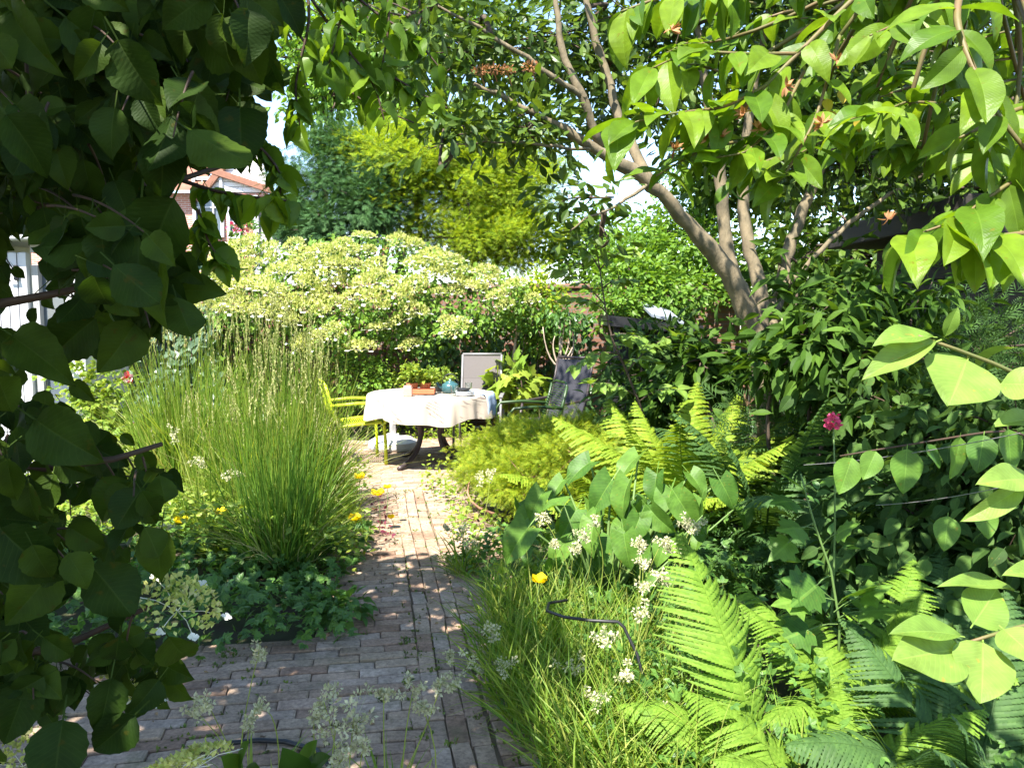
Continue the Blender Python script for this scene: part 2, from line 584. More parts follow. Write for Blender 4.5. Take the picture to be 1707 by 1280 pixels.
M['brighttree'] = leaf_mat('fresh_leaf', [(.09, .18, .025), (.12, .23, .03), (.15, .26, .035)], .4)
M['laurel'] = leaf_mat('laurel_leaf', [(.03, .07, .009), (.045, .095, .012), (.07, .135, .018)], .3, rough=.55, spec=.2)
M['dark'] = leaf_mat('dark_leaf', [(.03, .065, .014), (.048, .095, .02), (.075, .14, .03)], .3, veins=.2, nv=14, rough=.6, spec=.2)
M['gold'] = leaf_mat('golden_spray', [(.18, .29, .02), (.27, .37, .026), (.38, .42, .035), (.13, .23, .018)], .45, rough=.6, spec=.25, tw=(1.2, 1.1, .5))
M['blue'] = leaf_mat('blue_conifer_spray', [(.03, .08, .022), (.045, .11, .032), (.075, .15, .05)], .15, rough=.6, spec=.25)
M['yew'] = leaf_mat('yew_spray', [(.17, .27, .02), (.29, .36, .025), (.12, .21, .016), (.40, .42, .035)], .42, rough=.55, spec=.3, tw=(1.2, 1.1, .5))
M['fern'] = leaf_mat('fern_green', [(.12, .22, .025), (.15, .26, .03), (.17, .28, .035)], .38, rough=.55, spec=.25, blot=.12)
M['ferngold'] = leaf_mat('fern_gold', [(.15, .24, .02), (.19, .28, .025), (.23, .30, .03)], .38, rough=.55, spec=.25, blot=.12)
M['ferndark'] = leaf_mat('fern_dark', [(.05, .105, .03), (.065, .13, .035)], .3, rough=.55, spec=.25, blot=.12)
M['grass'] = leaf_mat('grass_blade', [(.09, .18, .02), (.14, .24, .026), (.19, .28, .035), (.26, .30, .06)], .42, rough=.5)
M['grassdark'] = leaf_mat('blue_grass_blade', [(.06, .14, .02), (.09, .19, .028), (.14, .25, .035), (.19, .28, .04)], .42, rough=.45)
M['grasspale'] = leaf_mat('pale_grass_blade', [(.16, .26, .03), (.22, .31, .045), (.30, .34, .08), (.12, .22, .025)], .42, rough=.5)
M['seed'] = leaf_mat('seed_head', [(.32, .34, .13), (.24, .29, .09), (.42, .40, .2)], .25, rough=.8, spec=.1)
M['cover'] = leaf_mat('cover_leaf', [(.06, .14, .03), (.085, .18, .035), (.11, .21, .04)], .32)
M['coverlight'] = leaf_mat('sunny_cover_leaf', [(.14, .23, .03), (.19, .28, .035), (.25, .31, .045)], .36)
M['ivy'] = leaf_mat('ivy_leaf', [(.035, .085, .03), (.055, .12, .04), (.075, .15, .045)], .2, rough=.35, spec=.5)
M['hydr'] = leaf_mat('hydrangea_leaf', [(.07, .15, .018), (.11, .21, .024), (.16, .26, .03)], .3)
M['cream'] = leaf_mat('cream_floret', [(.46, .49, .13), (.58, .58, .21), (.36, .43, .09), (.55, .53, .25)], .3, rough=.8, spec=.1, tw=(1, 1, .8))
M['white'] = leaf_mat('white_floret', [(.72, .72, .60), (.78, .76, .66)], .25, rough=.7, spec=.1, tw=(.8, .8, .75))
M['rush'] = leaf_mat('rush_flower', [(.48, .46, .28), (.60, .57, .38), (.38, .38, .18)], .25, rough=.8, spec=.1, tw=(.8, .8, .7))
M['yellow'] = leaf_mat('yellow_petal', [(.80, .62, .01), (.80, .56, .01)], .3, rough=.6, spec=.2, tw=(.9, .9, .3))
M['pink'] = leaf_mat('pink_petal', [(.65, .06, .16), (.72, .12, .24)], .25, rough=.6, spec=.2, tw=(.9, .6, .7))
M['red'] = leaf_mat('red_petal', [(.5, .02, .04)], .25, rough=.6, spec=.2, tw=(.9, .6, .7))
M['purpleleaf'] = leaf_mat('purple_leaf', [(.10, .025, .035), (.2, .05, .08)], .3, tw=(1.3, .8, .9))
M['brownflower'] = leaf_mat('dry_flower', [(.30, .14, .07), (.38, .2, .10)], .2, rough=.9, spec=.1)
M['yellowleaf'] = leaf_mat('old_yellow_leaf', [(.36, .30, .03), (.32, .24, .03)], .35)
M['litter'] = solid('leaf_litter', (.28, .17, .08), (.12, .07, .04), .9, 20, island=True)
M['bark'] = solid('smooth_bark', (.21, .165, .10), (.095, .08, .05), .92, 16, bump=1.0, stretch=(1, 1, .5))
M['barkdark'] = solid('dark_bark', (.10, .07, .05), (.05, .035, .025), .9, 14, bump=.4)
M['twig'] = solid('red_brown_twig', (.06, .032, .018), (.035, .022, .014), .7, 20)
M['greentwig'] = solid('green_twig', (.10, .11, .03), (.15, .085, .04), .6, 8)
M['stem'] = solid('green_stem', (.12, .2, .05), (.09, .15, .04), .6, 20)
M['palestem'] = solid('pale_wood', (.42, .34, .26), (.3, .23, .17), .8, 20)
M['soil'] = solid('soil', (.055, .04, .028), (.05, .07, .02), .95, 6, bump=.5)
M['brick'] = paving_mat()
M['moss'] = leaf_mat('moss_tuft', [(.08, .13, .025), (.12, .16, .03)], .2)
M['cloth'] = None
M['lime'] = solid('lime_paint', (.50, .62, .02), (.46, .58, .02), .4, 6, spec=.5)
M['greenpaint'] = solid('dark_green_paint', (.025, .06, .012), (.02, .05, .012), .4, 6, spec=.5)
M['sling'] = solid('grey_sling_fabric', (.115, .10, .095), (.10, .088, .082), .75, 90)
M['slingdark'] = solid('shaded_charcoal_fabric', (.026, .026, .034), (.022, .022, .03), .75, 90)  # dark grey fabric, deepened in colour for the shade it stands in
M['greymetal'] = solid('grey_metal', (.24, .23, .23), (.2, .19, .19), .5, 8, metal=.3)
M['bronze'] = solid('bronze_metal', (.06, .045, .045), (.05, .04, .04), .42, 8, metal=.2)
M['whitepaint'] = solid('white_paint', (.56, .56, .58), (.48, .48, .50), .5, 5)  # white toned down, putting the garden house's shade into the colour
M['concrete'] = solid('white_concrete', (.72, .70, .66), (.62, .60, .56), .85, 18, bump=.15)
M['terracotta'] = solid('terracotta', (.48, .16, .07), (.40, .13, .06), .8, 15)
M['pinkbox'] = solid('pink_clay', (.55, .30, .24), (.48, .25, .2), .8, 15)
M['teal'] = solid('teal_enamel', (.035, .10, .11), (.03, .09, .1), .25, 6, spec=.6)
M['black'] = solid('black_plastic', (.02, .02, .022), (.015, .015, .016), .45, 10)
M['bluecloth'] = solid('blue_cloth', (.34, .42, .55), (.28, .36, .5), .9, 30)
M['plate'] = solid('white_china', (.75, .75, .76), (.7, .7, .72), .25, 4)
M['housebrick'] = brick_mat('house_brick', (.40, .15, .10), (.50, .21, .15), (.55, .48, .44), 1.0)
M['wallbrick'] = brick_mat('old_wall_brick', (.17, .08, .05), (.22, .11, .07), (.16, .13, .11), 1.0)
M['roof'] = solid('orange_roof_tile', (.26, .12, .075), (.2, .09, .06), .8, 6)
M['siding'] = solid('white_siding', (.80, .76, .75), (.76, .71, .70), .6, 3)
M['greywood'] = solid('grey_wood', (.45, .44, .43), (.34, .33, .32), .8, 4, stretch=(9, 9, .6))
M['darkwood'] = solid('dark_wood', (.035, .028, .022), (.02, .017, .014), .8, 4, stretch=(1, 1, 8))
M['brownwood'] = solid('brown_wood', (.30, .17, .10), (.2, .11, .07), .8, 4, stretch=(9, 9, .6))
M['felt'] = solid('grey_roof_sheet', (.26, .29, .33), (.2, .23, .27), .6, 4)
def glass(name, tint=(.9, .95, .95), rough=.02):
    m, n, p, out = base_mat(name)
    p.inputs['Base Color'].default_value = (*tint, 1)
    p.inputs['Roughness'].default_value = rough
    p.inputs['Transmission Weight'].default_value = 1
    p.inputs['IOR'].default_value = 1.45
    return m
M['glass'] = glass('drinking_glass')
M['windowpane'] = solid('window_glass', (.10, .12, .15), (.06, .08, .1), .08, 2, spec=.8)
def cloth_mat():
    m, n, p, out = base_mat('table_cloth')
    L = n.links
    tc = node(n, 'ShaderNodeTexCoord')
    mp = node(n, 'ShaderNodeMapping')
    mp.inputs['Rotation'].default_value = (0, .5, .3)
    mp.inputs['Scale'].default_value = (5, 5, 16)
    L.new(tc.outputs['Object'], mp.inputs[0])
    wv = node(n, 'ShaderNodeTexWave')
    wv.inputs['Scale'].default_value = 1.1
    wv.inputs['Distortion'].default_value = 6
    wv.inputs['Detail'].default_value = 2
    L.new(mp.outputs[0], wv.inputs['Vector'])
    nz = node(n, 'ShaderNodeTexNoise')
    nz.inputs['Scale'].default_value = 4.5
    L.new(tc.outputs['Object'], nz.inputs['Vector'])
    a = ramp(n, [(.74, (0, 0, 0)), (.84, (1, 1, 1))])
    b = ramp(n, [(.52, (0, 0, 0)), (.58, (1, 1, 1))])
    L.new(wv.outputs[0], a.inputs[0]); L.new(nz.outputs[0], b.inputs[0])
    mu = node(n, 'ShaderNodeMath', operation='MULTIPLY')
    L.new(a.outputs[0], mu.inputs[0]); L.new(b.outputs[0], mu.inputs[1])
    mx = node(n, 'ShaderNodeMix', data_type='RGBA')
    L.new(mu.outputs[0], mx.inputs[0])
    mx.inputs[6].default_value = (.45, .385, .31, 1)
    mx.inputs[7].default_value = (.20, .16, .14, 1)
    L.new(mx.outputs[2], p.inputs['Base Color'])
    p.inputs['Roughness'].default_value = .9
    return m
M['cloth'] = cloth_mat()

# ------------------------------------------------------------------ ground and brick path
def tnoise(x, y):
    return .5 * np.sin(x * 1.7 + 1.3 * np.sin(y * .9)) + .3 * np.sin(y * 2.3 + x * .7) + .2 * np.sin(x * 5.1 - y * 4.3)
g = MB()
nx = 90
gx = np.concatenate([np.linspace(-60, -6, 12), np.linspace(-5.5, 6, 47), np.linspace(7, 60, 12)])
gy = np.concatenate([np.linspace(-40, -2, 10), np.linspace(-1, 12, 53), np.linspace(14, 90, 14)])
X, Y = np.meshgrid(gx, gy)
O2 = np.array([-.33, 3.70])
vd = nrm(np.array([-.178, 1.0]))
ud = np.array([vd[1], -vd[0]])
def uv_of(x, y):
    return (x - O2[0]) * ud[0] + (y - O2[1]) * ud[1], (x - O2[0]) * vd[0] + (y - O2[1]) * vd[1]
Z = -.034 + 0 * X
ii, jj = np.meshgrid(np.arange(len(gy) - 1), np.arange(len(gx) - 1), indexing='ij')
ii, jj = ii.ravel(), jj.ravel()
W_ = len(gx)
g.add(np.stack([X, Y, Z], -1).reshape(-1, 3), [np.stack([ii * W_ + jj, ii * W_ + jj + 1, (ii + 1) * W_ + jj + 1, (ii + 1) * W_ + jj], 1)])
ground = g.build('ground', M['soil'], smooth=True)
tag(ground, 'dark garden soil between and under the planting', 'ground', kind='structure')

def paved(u, v):
    """where bricks lie (path coordinates: u across, v along)"""
    front = (v < .08 + .02 * np.sin(u * 3)) & (u > -5) & (u < .62)
    path = (v >= .05) & (v < 3.3) & (u > -.62 + .03 * v) & (u < .52)
    terr = (v >= 3.2) & (v < 6.2) & (u > -1.6) & (u < 2.2)
    return front | path | terr
bt, bf = [], []
for (a, b, zz) in ((.5, .5, -1), (.5, .5, -.08), (.46, .46, 0)):
    bt += [(-a, -b, zz), (a, -b, zz), (a, b, zz), (-a, b, zz)]
bf = [(8, 9, 10, 11)] + [(k * 4 + j, k * 4 + (j + 1) % 4, k * 4 + 4 + (j + 1) % 4, k * 4 + 4 + j) for k in range(2) for j in range(4)]
bt = np.array(bt, float)
P = []                                                # u, v, half-length axis (0: along u, 1: along v)
pitch, ln = .078, .205
def rows(u0, u1, v0, v1):
    k = 0
    for v in np.arange(v0, v1, pitch):
        s0 = u0 - (.5 * (k % 2) + .25 * rng.random()) * ln
        while s0 < u1 - .02:
            a_, b_ = max(s0, u0), min(s0 + ln, u1)
            if b_ - a_ > .03: P.append(((a_ + b_) / 2, v + .012 * math.sin((a_ + b_) * .95 + v), 0, b_ - a_))
            s0 += ln
        k += 1
def cols(u0, u1, v0, v1):
    for i, u in enumerate(np.arange(u0 + pitch / 2, u1, pitch)):
        for v in np.arange(v0 + rng.random() * ln, v1, ln): P.append((u + .008 * math.sin(v * 2.1), v, 1, ln))
rows(-5, -.135, -3.2, 3.25)
cols(-.135, .135 - .03, -3.2, 3.25)
rows(.105, .66, -3.2, 3.25)
rows(-1.65, 2.2, 3.27, 6.2)
P = np.array(P)
P = P[paved(P[:, 0], P[:, 1]) & (P[:, 3] > .02)]
N = len(P)
Lx = np.where(P[:, 2] == 0, P[:, 3] - rng.uniform(.001, .006, N), pitch - rng.uniform(.003, .009, N))
Ly = np.where(P[:, 2] == 0, pitch - rng.uniform(.004, .013, N), P[:, 3] - rng.uniform(.001, .006, N))
hz = rng.normal(0, .0028, N) + .004 * tnoise(P[:, 0] * 1.4, P[:, 1] * 1.4)
tx, ty, yaw = rng.normal(0, .022, N), rng.normal(0, .022, N), rng.normal(0, .026, N)
lu = bt[None, :, 0] * Lx[:, None]
lv = bt[None, :, 1] * Ly[:, None]
lz = bt[None, :, 2] * .05 + hz[:, None] + tx[:, None] * lu + ty[:, None] * lv
cu = P[:, 0, None] + lu * np.cos(yaw)[:, None] - lv * np.sin(yaw)[:, None]
cv = P[:, 1, None] + lu * np.sin(yaw)[:, None] + lv * np.cos(yaw)[:, None]
Vb = np.stack([O2[0] + cu * ud[0] + cv * vd[0], O2[1] + cu * ud[1] + cv * vd[1], lz], -1)
mb = MB()
mb.add(Vb.reshape(-1, 3), [(np.array(bf)[None] + (np.arange(N) * 12)[:, None, None]).reshape(-1, 4)])
tag(mb.build('brick_path', M['brick']), 'worn brick garden path laid in rows with a lengthwise strip', 'path', kind='structure')
mb = MB()
bu, bv = np.meshgrid(np.linspace(-5, 2.2, 40), np.linspace(-3.2, 6.2, 48))
kk = (bv < .06) & (bu < .64) | (bu > -.6) & (bu < .54) & (bv < 3.4) | (bv > 3.2) & (bu > -1.6)
bx_ = np.stack([O2[0] + bu * ud[0] + bv * vd[0], O2[1] + bu * ud[1] + bv * vd[1], 0 * bu - .019], -1).reshape(-1, 3)
fi = [(i * 40 + j, i * 40 + j + 1, (i + 1) * 40 + j + 1, (i + 1) * 40 + j) for i in range(47) for j in range(39) if kk[i, j] and kk[i + 1, j + 1] and kk[i, j + 1] and kk[i + 1, j]]
mb.add(bx_, [np.array(fi)])
tag(mb.build('path_sand', solid('joint_sand', (.19, .14, .09), (.10, .085, .05), .95, 9, bump=.4)), 'brown sand in the joints under the garden path bricks', 'path', kind='structure')
def from_uv(u, v, z=0.0):
    return np.stack([O2[0] + u * ud[0] + v * vd[0], O2[1] + u * ud[1] + v * vd[1], np.zeros_like(u) + z], -1)
# moss and small grass in the joints
mb = MB()
n = 5200
k = rng.integers(0, N, n)
edge = rng.random(n)
e1 = np.where(edge < .5, rng.uniform(-.5, .5, n) * Lx[k], np.sign(rng.random(n) - .5) * Lx[k] * .53)
e2 = np.where(edge < .5, np.sign(rng.random(n) - .5) * Ly[k] * .55, rng.uniform(-.5, .5, n) * Ly[k])
u, v = P[k, 0] + e1, P[k, 1] + e2
strip = (np.abs(np.abs(u) - .12) < .09)
keep = ((tnoise(u * 2.2, v * 2.2) + tnoise(u * 6 + 3, v * 5) > .25) | strip & (rng.random(n) < .8)) & (v < 3.4)
u, v = u[keep], v[keep]
pos = from_uv(u, v, -.008)
for _ in range(5):
    m_ = len(pos)
    pp = pos + rng.normal(size=(m_, 3)) * [.012, .012, 0]
    mb.inst(T_SMALL, pp, rdir(m_, (0, 0, 1.0)), rng.normal(size=(m_, 3)), rng.uniform(.008, .026, m_))
tag(mb.build('moss', M['moss']), 'green moss and seedlings in the joints of the brick path', 'moss', kind='stuff')
mb = MB()
n = 2600
u, v = rng.uniform(-3, .62, n), rng.uniform(-2.5, 3.2, n)
ed = (v > 0) & (np.abs(u) > .25) | (rng.random(n) < .25) | (np.abs(v - .1) < .12) | (u > .4)
kk = paved(u, v) & ed
u, v = u[kk], v[kk]
mb.inst(T_LEAF, from_uv(u, v, .006), rdir(len(u), amt=1) * [1, 1, .15], rdir(len(u), (0, 0, 2.5)), rng.uniform(.008, .032, len(u)))
tag(mb.build('debris', M['litter']), 'dry fallen leaves and petals along the edges of the brick path', 'leaf litter', kind='stuff')

# ------------------------------------------------------------------ garden wall, fence, house, shed
Yw = 10.9
def boxthing(name, label, cat, c, size, mat, ch=.01):
    m_ = MB()
    m_.box((0, 0, 0), size, None, ch)
    o = m_.build(name, mat)
    o.location = tuple(c)
    return tag(o, label, cat)
t = thing('garden_wall', 'old brown brick garden wall behind the patio, mostly hidden by climbers', 'wall', (-1.6, Yw + .12, 0))
m_ = MB(); m_.box((0, 0, .95), (9.4, .22, 1.9)); m_.build('masonry', M['wallbrick'], t)
m_ = MB(); m_.box((0, 0, 1.94), (9.5, .3, .07), None, .015); m_.build('coping', M['wallbrick'], t)
x0 = 3.15
t = thing('board_fence', 'weathered brown board fence far back between bright shrubs', 'fence', (x0, Yw + .6, 0))
m_ = MB()
for i in range(26):
    m_.box((-.35 + i * .15, 0, .97), (.135, .02, 1.9 + .03 * random.random()), None, .004)
m_.build('boards', M['brownwood'], t)
for i in range(3):
    m_ = MB(); m_.box((-.3 + i * 1.7, .06, .98), (.09, .09, 1.96), None, .01); m_.build('post', M['brownwood'], t)
m_ = MB()
for z in (.5, 1.6): m_.box((1.5, .031, z), (3.9, .04, .08), None, .005)
m_.build('rail', M['brownwood'], t)

# brick house far left
Yh = 25.0
hp = lambda px, py, dy=0: at(px, py, Yh + dy)
hb = np.array([at(250, 640, Yh)[0], Yh, 0])
house = thing('brick_house', 'red brick house with white boarded gable beyond the flowering wall', 'house', hb)
xl, xr = hp(-60, 0)[0] - hb[0], hp(436, 0)[0] - hb[0]
zt = hp(0, 322)[2]
m_ = MB(); m_.box(((xl + xr) / 2, 3, zt / 2), (xr - xl, 6, zt)); m_.build('wall', M['housebrick'], house)
m_ = MB()                                             # boarded gable above the brick
za = hp(0, 165)[2]
gl, gr = hp(338, 0)[0] - hb[0], xr + .1
ga = (gl + gr) / 2
for i in range(22):
    z0, z1 = zt + .02 + i * .165, zt + .02 + (i + 1) * .165 - .012
    f = min(1.0, max(0.0, (z0 - zt) / 3.6))
    a, b = gl + (ga - gl) * f * .9, gr - (gr - ga) * f * .9
    if b - a > .1: m_.box(((a + b) / 2, -.03 + .15, (z0 + z1) / 2), (b - a, .3, z1 - z0), None, .012)
m_.build('gable', M['siding'], house)
m_ = MB()
m_.bar((gl - .35, -.12, zt - .25), (gl + .95, -.12, zt + 1.35), .1, .22)
m_.bar((gl - .75, -.14, zt + .95), (gr + .15, -.14, zt + .05), .09, .2)
m_.build('bargeboard', M['roof'], house)
m_ = MB()
for s in (0, 1):
    m_.poly([(xl - .3, -.4, zt + .02), (gl - .1, -.4, zt + .02), (gl - .1, 3, zt + 2.6), (xl - .3, 3, zt + 2.6)], (0, .05, .12)) if s == 0 else None
rf = m_.build('roof', M['roof'], house)
m_ = MB(); m_.box((gl - 3.2, 2.6, zt + 2.6), (.7, .7, 1.5), None, .02); m_.build('chimney', M['housebrick'], rf)
def window(px0, py0, px1, py1, nv, nh, mat='whitepaint'):
    a, b = hp(px0, py1) - hb, hp(px1, py0) - hb
    f = MB()
    w_, h_ = b[0] - a[0], b[2] - a[2]
    cx, cz = (a[0] + b[0]) / 2, (a[2] + b[2]) / 2
    th = .09
    f.box((a[0] + th / 2, -.05, cz), (th, .12, h_)); f.box((b[0] - th / 2, -.05, cz), (th, .12, h_))
    f.box((cx, -.05, b[2] - th / 2), (w_ - 2 * th, .12, th)); f.box((cx, -.05, a[2] + th / 2), (w_ - 2 * th, .12, th))
    for i in range(1, nv): f.box((a[0] + w_ * i / nv, -.045, cz), (.05, .09, h_ - 2 * th))
    for i in range(1, nh): f.box((cx, -.043, a[2] + h_ * i / nh), (w_ - 2 * th, .07, .045))
    o = f.build('window', M[mat], house)
    q = MB(); q.box((cx, -.012, cz), (w_ - 2 * th, .02, h_ - 2 * th)); q.build('pane', M['windowpane'], o)
window(325, 296, 372, 396, 3, 2)
window(381, 343, 402, 398, 2, 2)
window(160, 330, 215, 400, 2, 2)
# outdoor stair on the gable end
a, b = hp(436, 345) - hb, hp(482, 405) - hb
m_ = MB()
m_.poly([(a[0], -.25, a[2]), (a[0], -.25, 0), (b[0] + 1.2, -.25, 0), (b[0] + 1.2, -.25, b[2] - 1.5), (b[0], -.25, b[2])][::-1], (0, .5, 0))
m_.build('stair_cheek', M['greywood'], house)
m_ = MB()
for i in range(9):
    f = i / 5
    c = a + (b - a) * f
    m_.box((c[0] + .2, -.5, c[2] - .04), (.34, .45, .1), None, .01)
    m_.box((c[0] + .36, -.45, c[2] - .17), (.05, .4, .2))
m_.build('stair_tread', M['darkwood'], house)
m_ = MB(); m_.box((a[0] - .08, -.3, (a[2] + .3) / 2), (.16, .12, a[2] + .3), None, .01); m_.build('corner_post', M['whitepaint'], house)
t = thing('flowering_pot_plant', 'pink flowering plant in front of the far brick house', 'plant', hp(398, 470, -1.2) * [1, 1, 0])
f = MB(); q, d = blob(60, hp(398, 373, -1.2), (.3, .25, .18)); f.inst(T_SMALL, q, d, rdir(60), rng.uniform(.1, .17, 60)); f.build('flowers', M['pink'], t, t.location)
f = MB(); q, d = blob(160, hp(410, 385, -1.2), (.5, .3, .35)); f.inst(T_LEAF, q, d, rdir(160, (0, 0, 1)), rng.uniform(.1, .2, 160)); f.tube([hp(398, 470, -1.2) * [1, 1, 0], hp(402, 385, -1.2)], .03, 5); f.build('foliage', M['cover'], t, t.location)

# white garden house at the left edge
Ys = 7.2
sp = lambda px, py, dy=0: at(px, py, Ys + dy)
sb = np.array([at(30, 0, Ys)[0], Ys, 0])
shed = thing('garden_house', 'white painted garden house with half glazed door seen behind the dark leaves', 'garden house', sb)
S = lambda px, py: sp(px, py) - sb
zt = S(0, 402)[2]
m_ = MB()
a, b = S(-330, 0)[0], S(-62, 0)[0]
m_.box(((a + b) / 2, .4, zt / 2), (b - a, .8, zt)); m_.build('wall', M['whitepaint'], shed)
a, b = S(-60, 0)[0], S(22, 0)[0]
m_ = MB()
for i in range(5):
    ww = (b - a) / 5
    m_.box((a + ww * (i + .5), .02, zt / 2 - .05), (ww - .012, .06, zt - .1), None, .01)
dr = m_.build('door', M['whitepaint'], shed)
m_ = MB(); m_.box((a + .8 * (b - a), -.03, S(0, 455)[2]), (.03, .03, .14), None, .008); m_.tube([(a + .8 * (b - a), -.03, S(0, 455)[2]), (a + .8 * (b - a), -.08, S(0, 455)[2]), (a + .62 * (b - a), -.08, S(0, 455)[2])], .01, 6); m_.build('handle', M['black'], dr)
a2, b2 = S(24, 0)[0], S(94, 0)[0]
m_ = MB()
m_.box(((a2 + b2) / 2, .08, .35), (b2 - a2, .05, .7)); m_.box(((a2 + b2) / 2, .07, zt - .04), (b2 - a2, .07, .12))
m_.box((a2 + .03, .07, 1.35), (.06, .07, 1.3)); m_.box((b2 - .02, .07, 1.35), (.05, .07, 1.3))
wn = m_.build('window', M['greywood'], shed)
m_ = MB(); m_.box(((a2 + b2) / 2, .1, 1.35), (b2 - a2 - .1, .01, 1.25)); m_.build('pane', M['windowpane'], wn)
a3, b3 = S(95, 0)[0], S(124, 0)[0]
m_ = MB(); m_.box(((a3 + b3) / 2, -.02, zt / 2), (b3 - a3, .16, zt), None, .008); m_.box(((a3 + b3) / 2 - .01, -.104, S(0, 566)[2]), (.07, .01, .06)); m_.build('corner_post', M['whitepaint'], shed)
m_ = MB(); m_.box((S(-100, 0)[0] - .02, 0.35, zt + .06), (b3 - S(-330, 0)[0] + .02, 1.0, .12), None, .01); m_.build('roof', M['whitepaint'], shed)
m_ = MB(); m_.box((b3 - .06, .42, zt / 2), (.05, .7, zt - .02)); m_.build('side_wall', M['greywood'], shed)

# dark shed on the right
rb = np.array([at(1690, 0, 5.6)[0] + 1.35, 6.2, 0])
t = thing('dark_shed', 'dark timber shed with deep eaves standing behind the shrubs at the right', 'shed', rb)
z_e = at(0, 385, 5.6)[2]
m_ = MB()
for i in range(20):
    m_.box((0, .7, .055 + i * .108), (2.6, 1.4, .104), None, .008)
m_.build('wall', M['darkwood'], t)
m_ = MB(); m_.box((-.05, .55, z_e + .16), (3.2, 2.3, .2), None, .01); m_.build('roof', M['darkwood'], t)
m_ = MB(); m_.box((-.05, -.63, z_e + .1), (3.22, .05, .3), None, .01); m_.build('fascia', M['darkwood'], t)

# black shelter roof between the shrubs
sb2 = np.array([at(1090, 0, 9.4)[0], 9.4, 0])
t = thing('log_shelter', 'low black shelter with a pale grey roof sheet between the back shrubs', 'shelter', sb2)
zt = at(0, 528, 9.4)[2]
m_ = MB()
for sx_ in (-.42, .42):
    for sy_ in (-.25, .25): m_.box((sx_, sy_, (zt - .1) / 2), (.07, .07, zt - .1), None, .005)
m_.box((0, .26, .8), (.8, .03, 1.2)); m_.build('frame', M['black'], t)
m_ = MB(); m_.poly([(-.55, -.42, zt + .02), (.55, -.42, zt - .1), (.55, -.42, zt - .2), (-.55, -.42, zt - .1)][::-1], (0, .9, .0)); m_.build('fascia', M['black'], t)
m_ = MB(); m_.poly([(-.05, -.44, zt - .0), (.32, -.44, zt - .085), (.32, -.44, zt - .06), (-.05, -.44, zt + .03)][::-1], (0, .95, .16)); m_.build('roof', M['felt'], t)

# ------------------------------------------------------------------ table and what stands on it
TX, TY, TZ = -.86, 8.2, .735
TR = .63
tb = thing('round_table', 'round garden table on curved dark bronze legs under the beige cloth', 'table', (TX, TY, 0))
m_ = MB(); m_.lathe([(0, TZ - .03), (TR - .01, TZ - .03), (TR, TZ - .02), (TR, TZ - .006), (TR - .01, TZ), (0, TZ)], sides=48); m_.build('tabletop', M['bronze'], tb, smooth=False)
for a in (-2.15, -.75, .75, 2.3):
    m_ = MB()
    pr = [(.30, TZ - .03), (.22, .58), (.16, .42), (.15, .30), (.20, .17), (.32, .07), (.50, .012)]
    pr = np.array(pr)
    pts = np.stack([pr[:, 0] * math.cos(a), pr[:, 0] * math.sin(a), pr[:, 1]], 1)
    tt = np.linspace(0, 1, 25)
    pts = np.stack([np.interp(tt, np.linspace(0, 1, 7), pts[:, i]) for i in range(3)], 1)
    for _ in range(4): pts[1:-1] = (pts[:-2] + 2 * pts[1:-1] + pts[2:]) / 4
    m_.tube(pts, np.linspace(.03, .024, 25), 8)
    m_.build('leg', M['bronze'], tb, smooth=True)
m_ = MB()
th = np.linspace(0, 2 * math.pi, 25)
m_.tube(np.stack([.15 * np.cos(th), .15 * np.sin(th), 0 * th + .40], 1), .012, 6)
m_.box((0, 0, .40), (.3, .02, .02)); m_.box((0, 0, .405), (.02, .3, .02))
m_.build('brace', M['bronze'], tb, smooth=True)
# cloth
def tablecloth():
    m_ = MB()
    ns = 120
    th = np.arange(ns) * 2 * math.pi / ns
    V = [(0, 0, TZ + .007)]
    prof = [(.3, .007, 0), (.55, .007, 0), (.625, .007, 0), (.645, .0, 0), (.655, -.02, .2), (.662, -.08, .6), (.672, -.14, .9), (.68, -.20, 1.0), (.683, -.235, 1.0)]
    for r, dz, f in prof:
        wv = f * (.022 * np.sin(th * 9 + .8 * np.sin(th * 2)) + .016 * np.sin(th * 15 + 1.3) + .008 * np.sin(th * 31))
        drop = dz * (1 + .10 * np.sin(th * 4 + 1) + .05 * np.sin(th * 9)) if f else dz + .0015 * np.sin(th * 5 + r * 20)
        V += list(np.stack([(r + wv) * np.cos(th), (r + wv) * np.sin(th), TZ + drop], 1))
    F4, F3 = [], []
    for j in range(ns): F3.append((0, 1 + j, 1 + (j + 1) % ns))
    for k in range(len(prof) - 1):
        for j in range(ns):
            j2 = (j + 1) % ns
            F4.append((1 + k * ns + j, 1 + (k + 1) * ns + j, 1 + (k + 1) * ns + j2, 1 + k * ns + j2))
    m_.add(np.array(V), [np.array(F3), np.array(F4)])
    return m_.build('tablecloth', M['cloth'], smooth=True)
tc_ = tablecloth()
tc_.location = (TX, TY, 0)
tag(tc_, 'pale beige tablecloth with sketchy leaf print hanging over the round table', 'tablecloth')
zt = TZ + .0095
tw = lambda px, Y: np.array([(px - PW / 2) / FPX * Y, Y, zt])
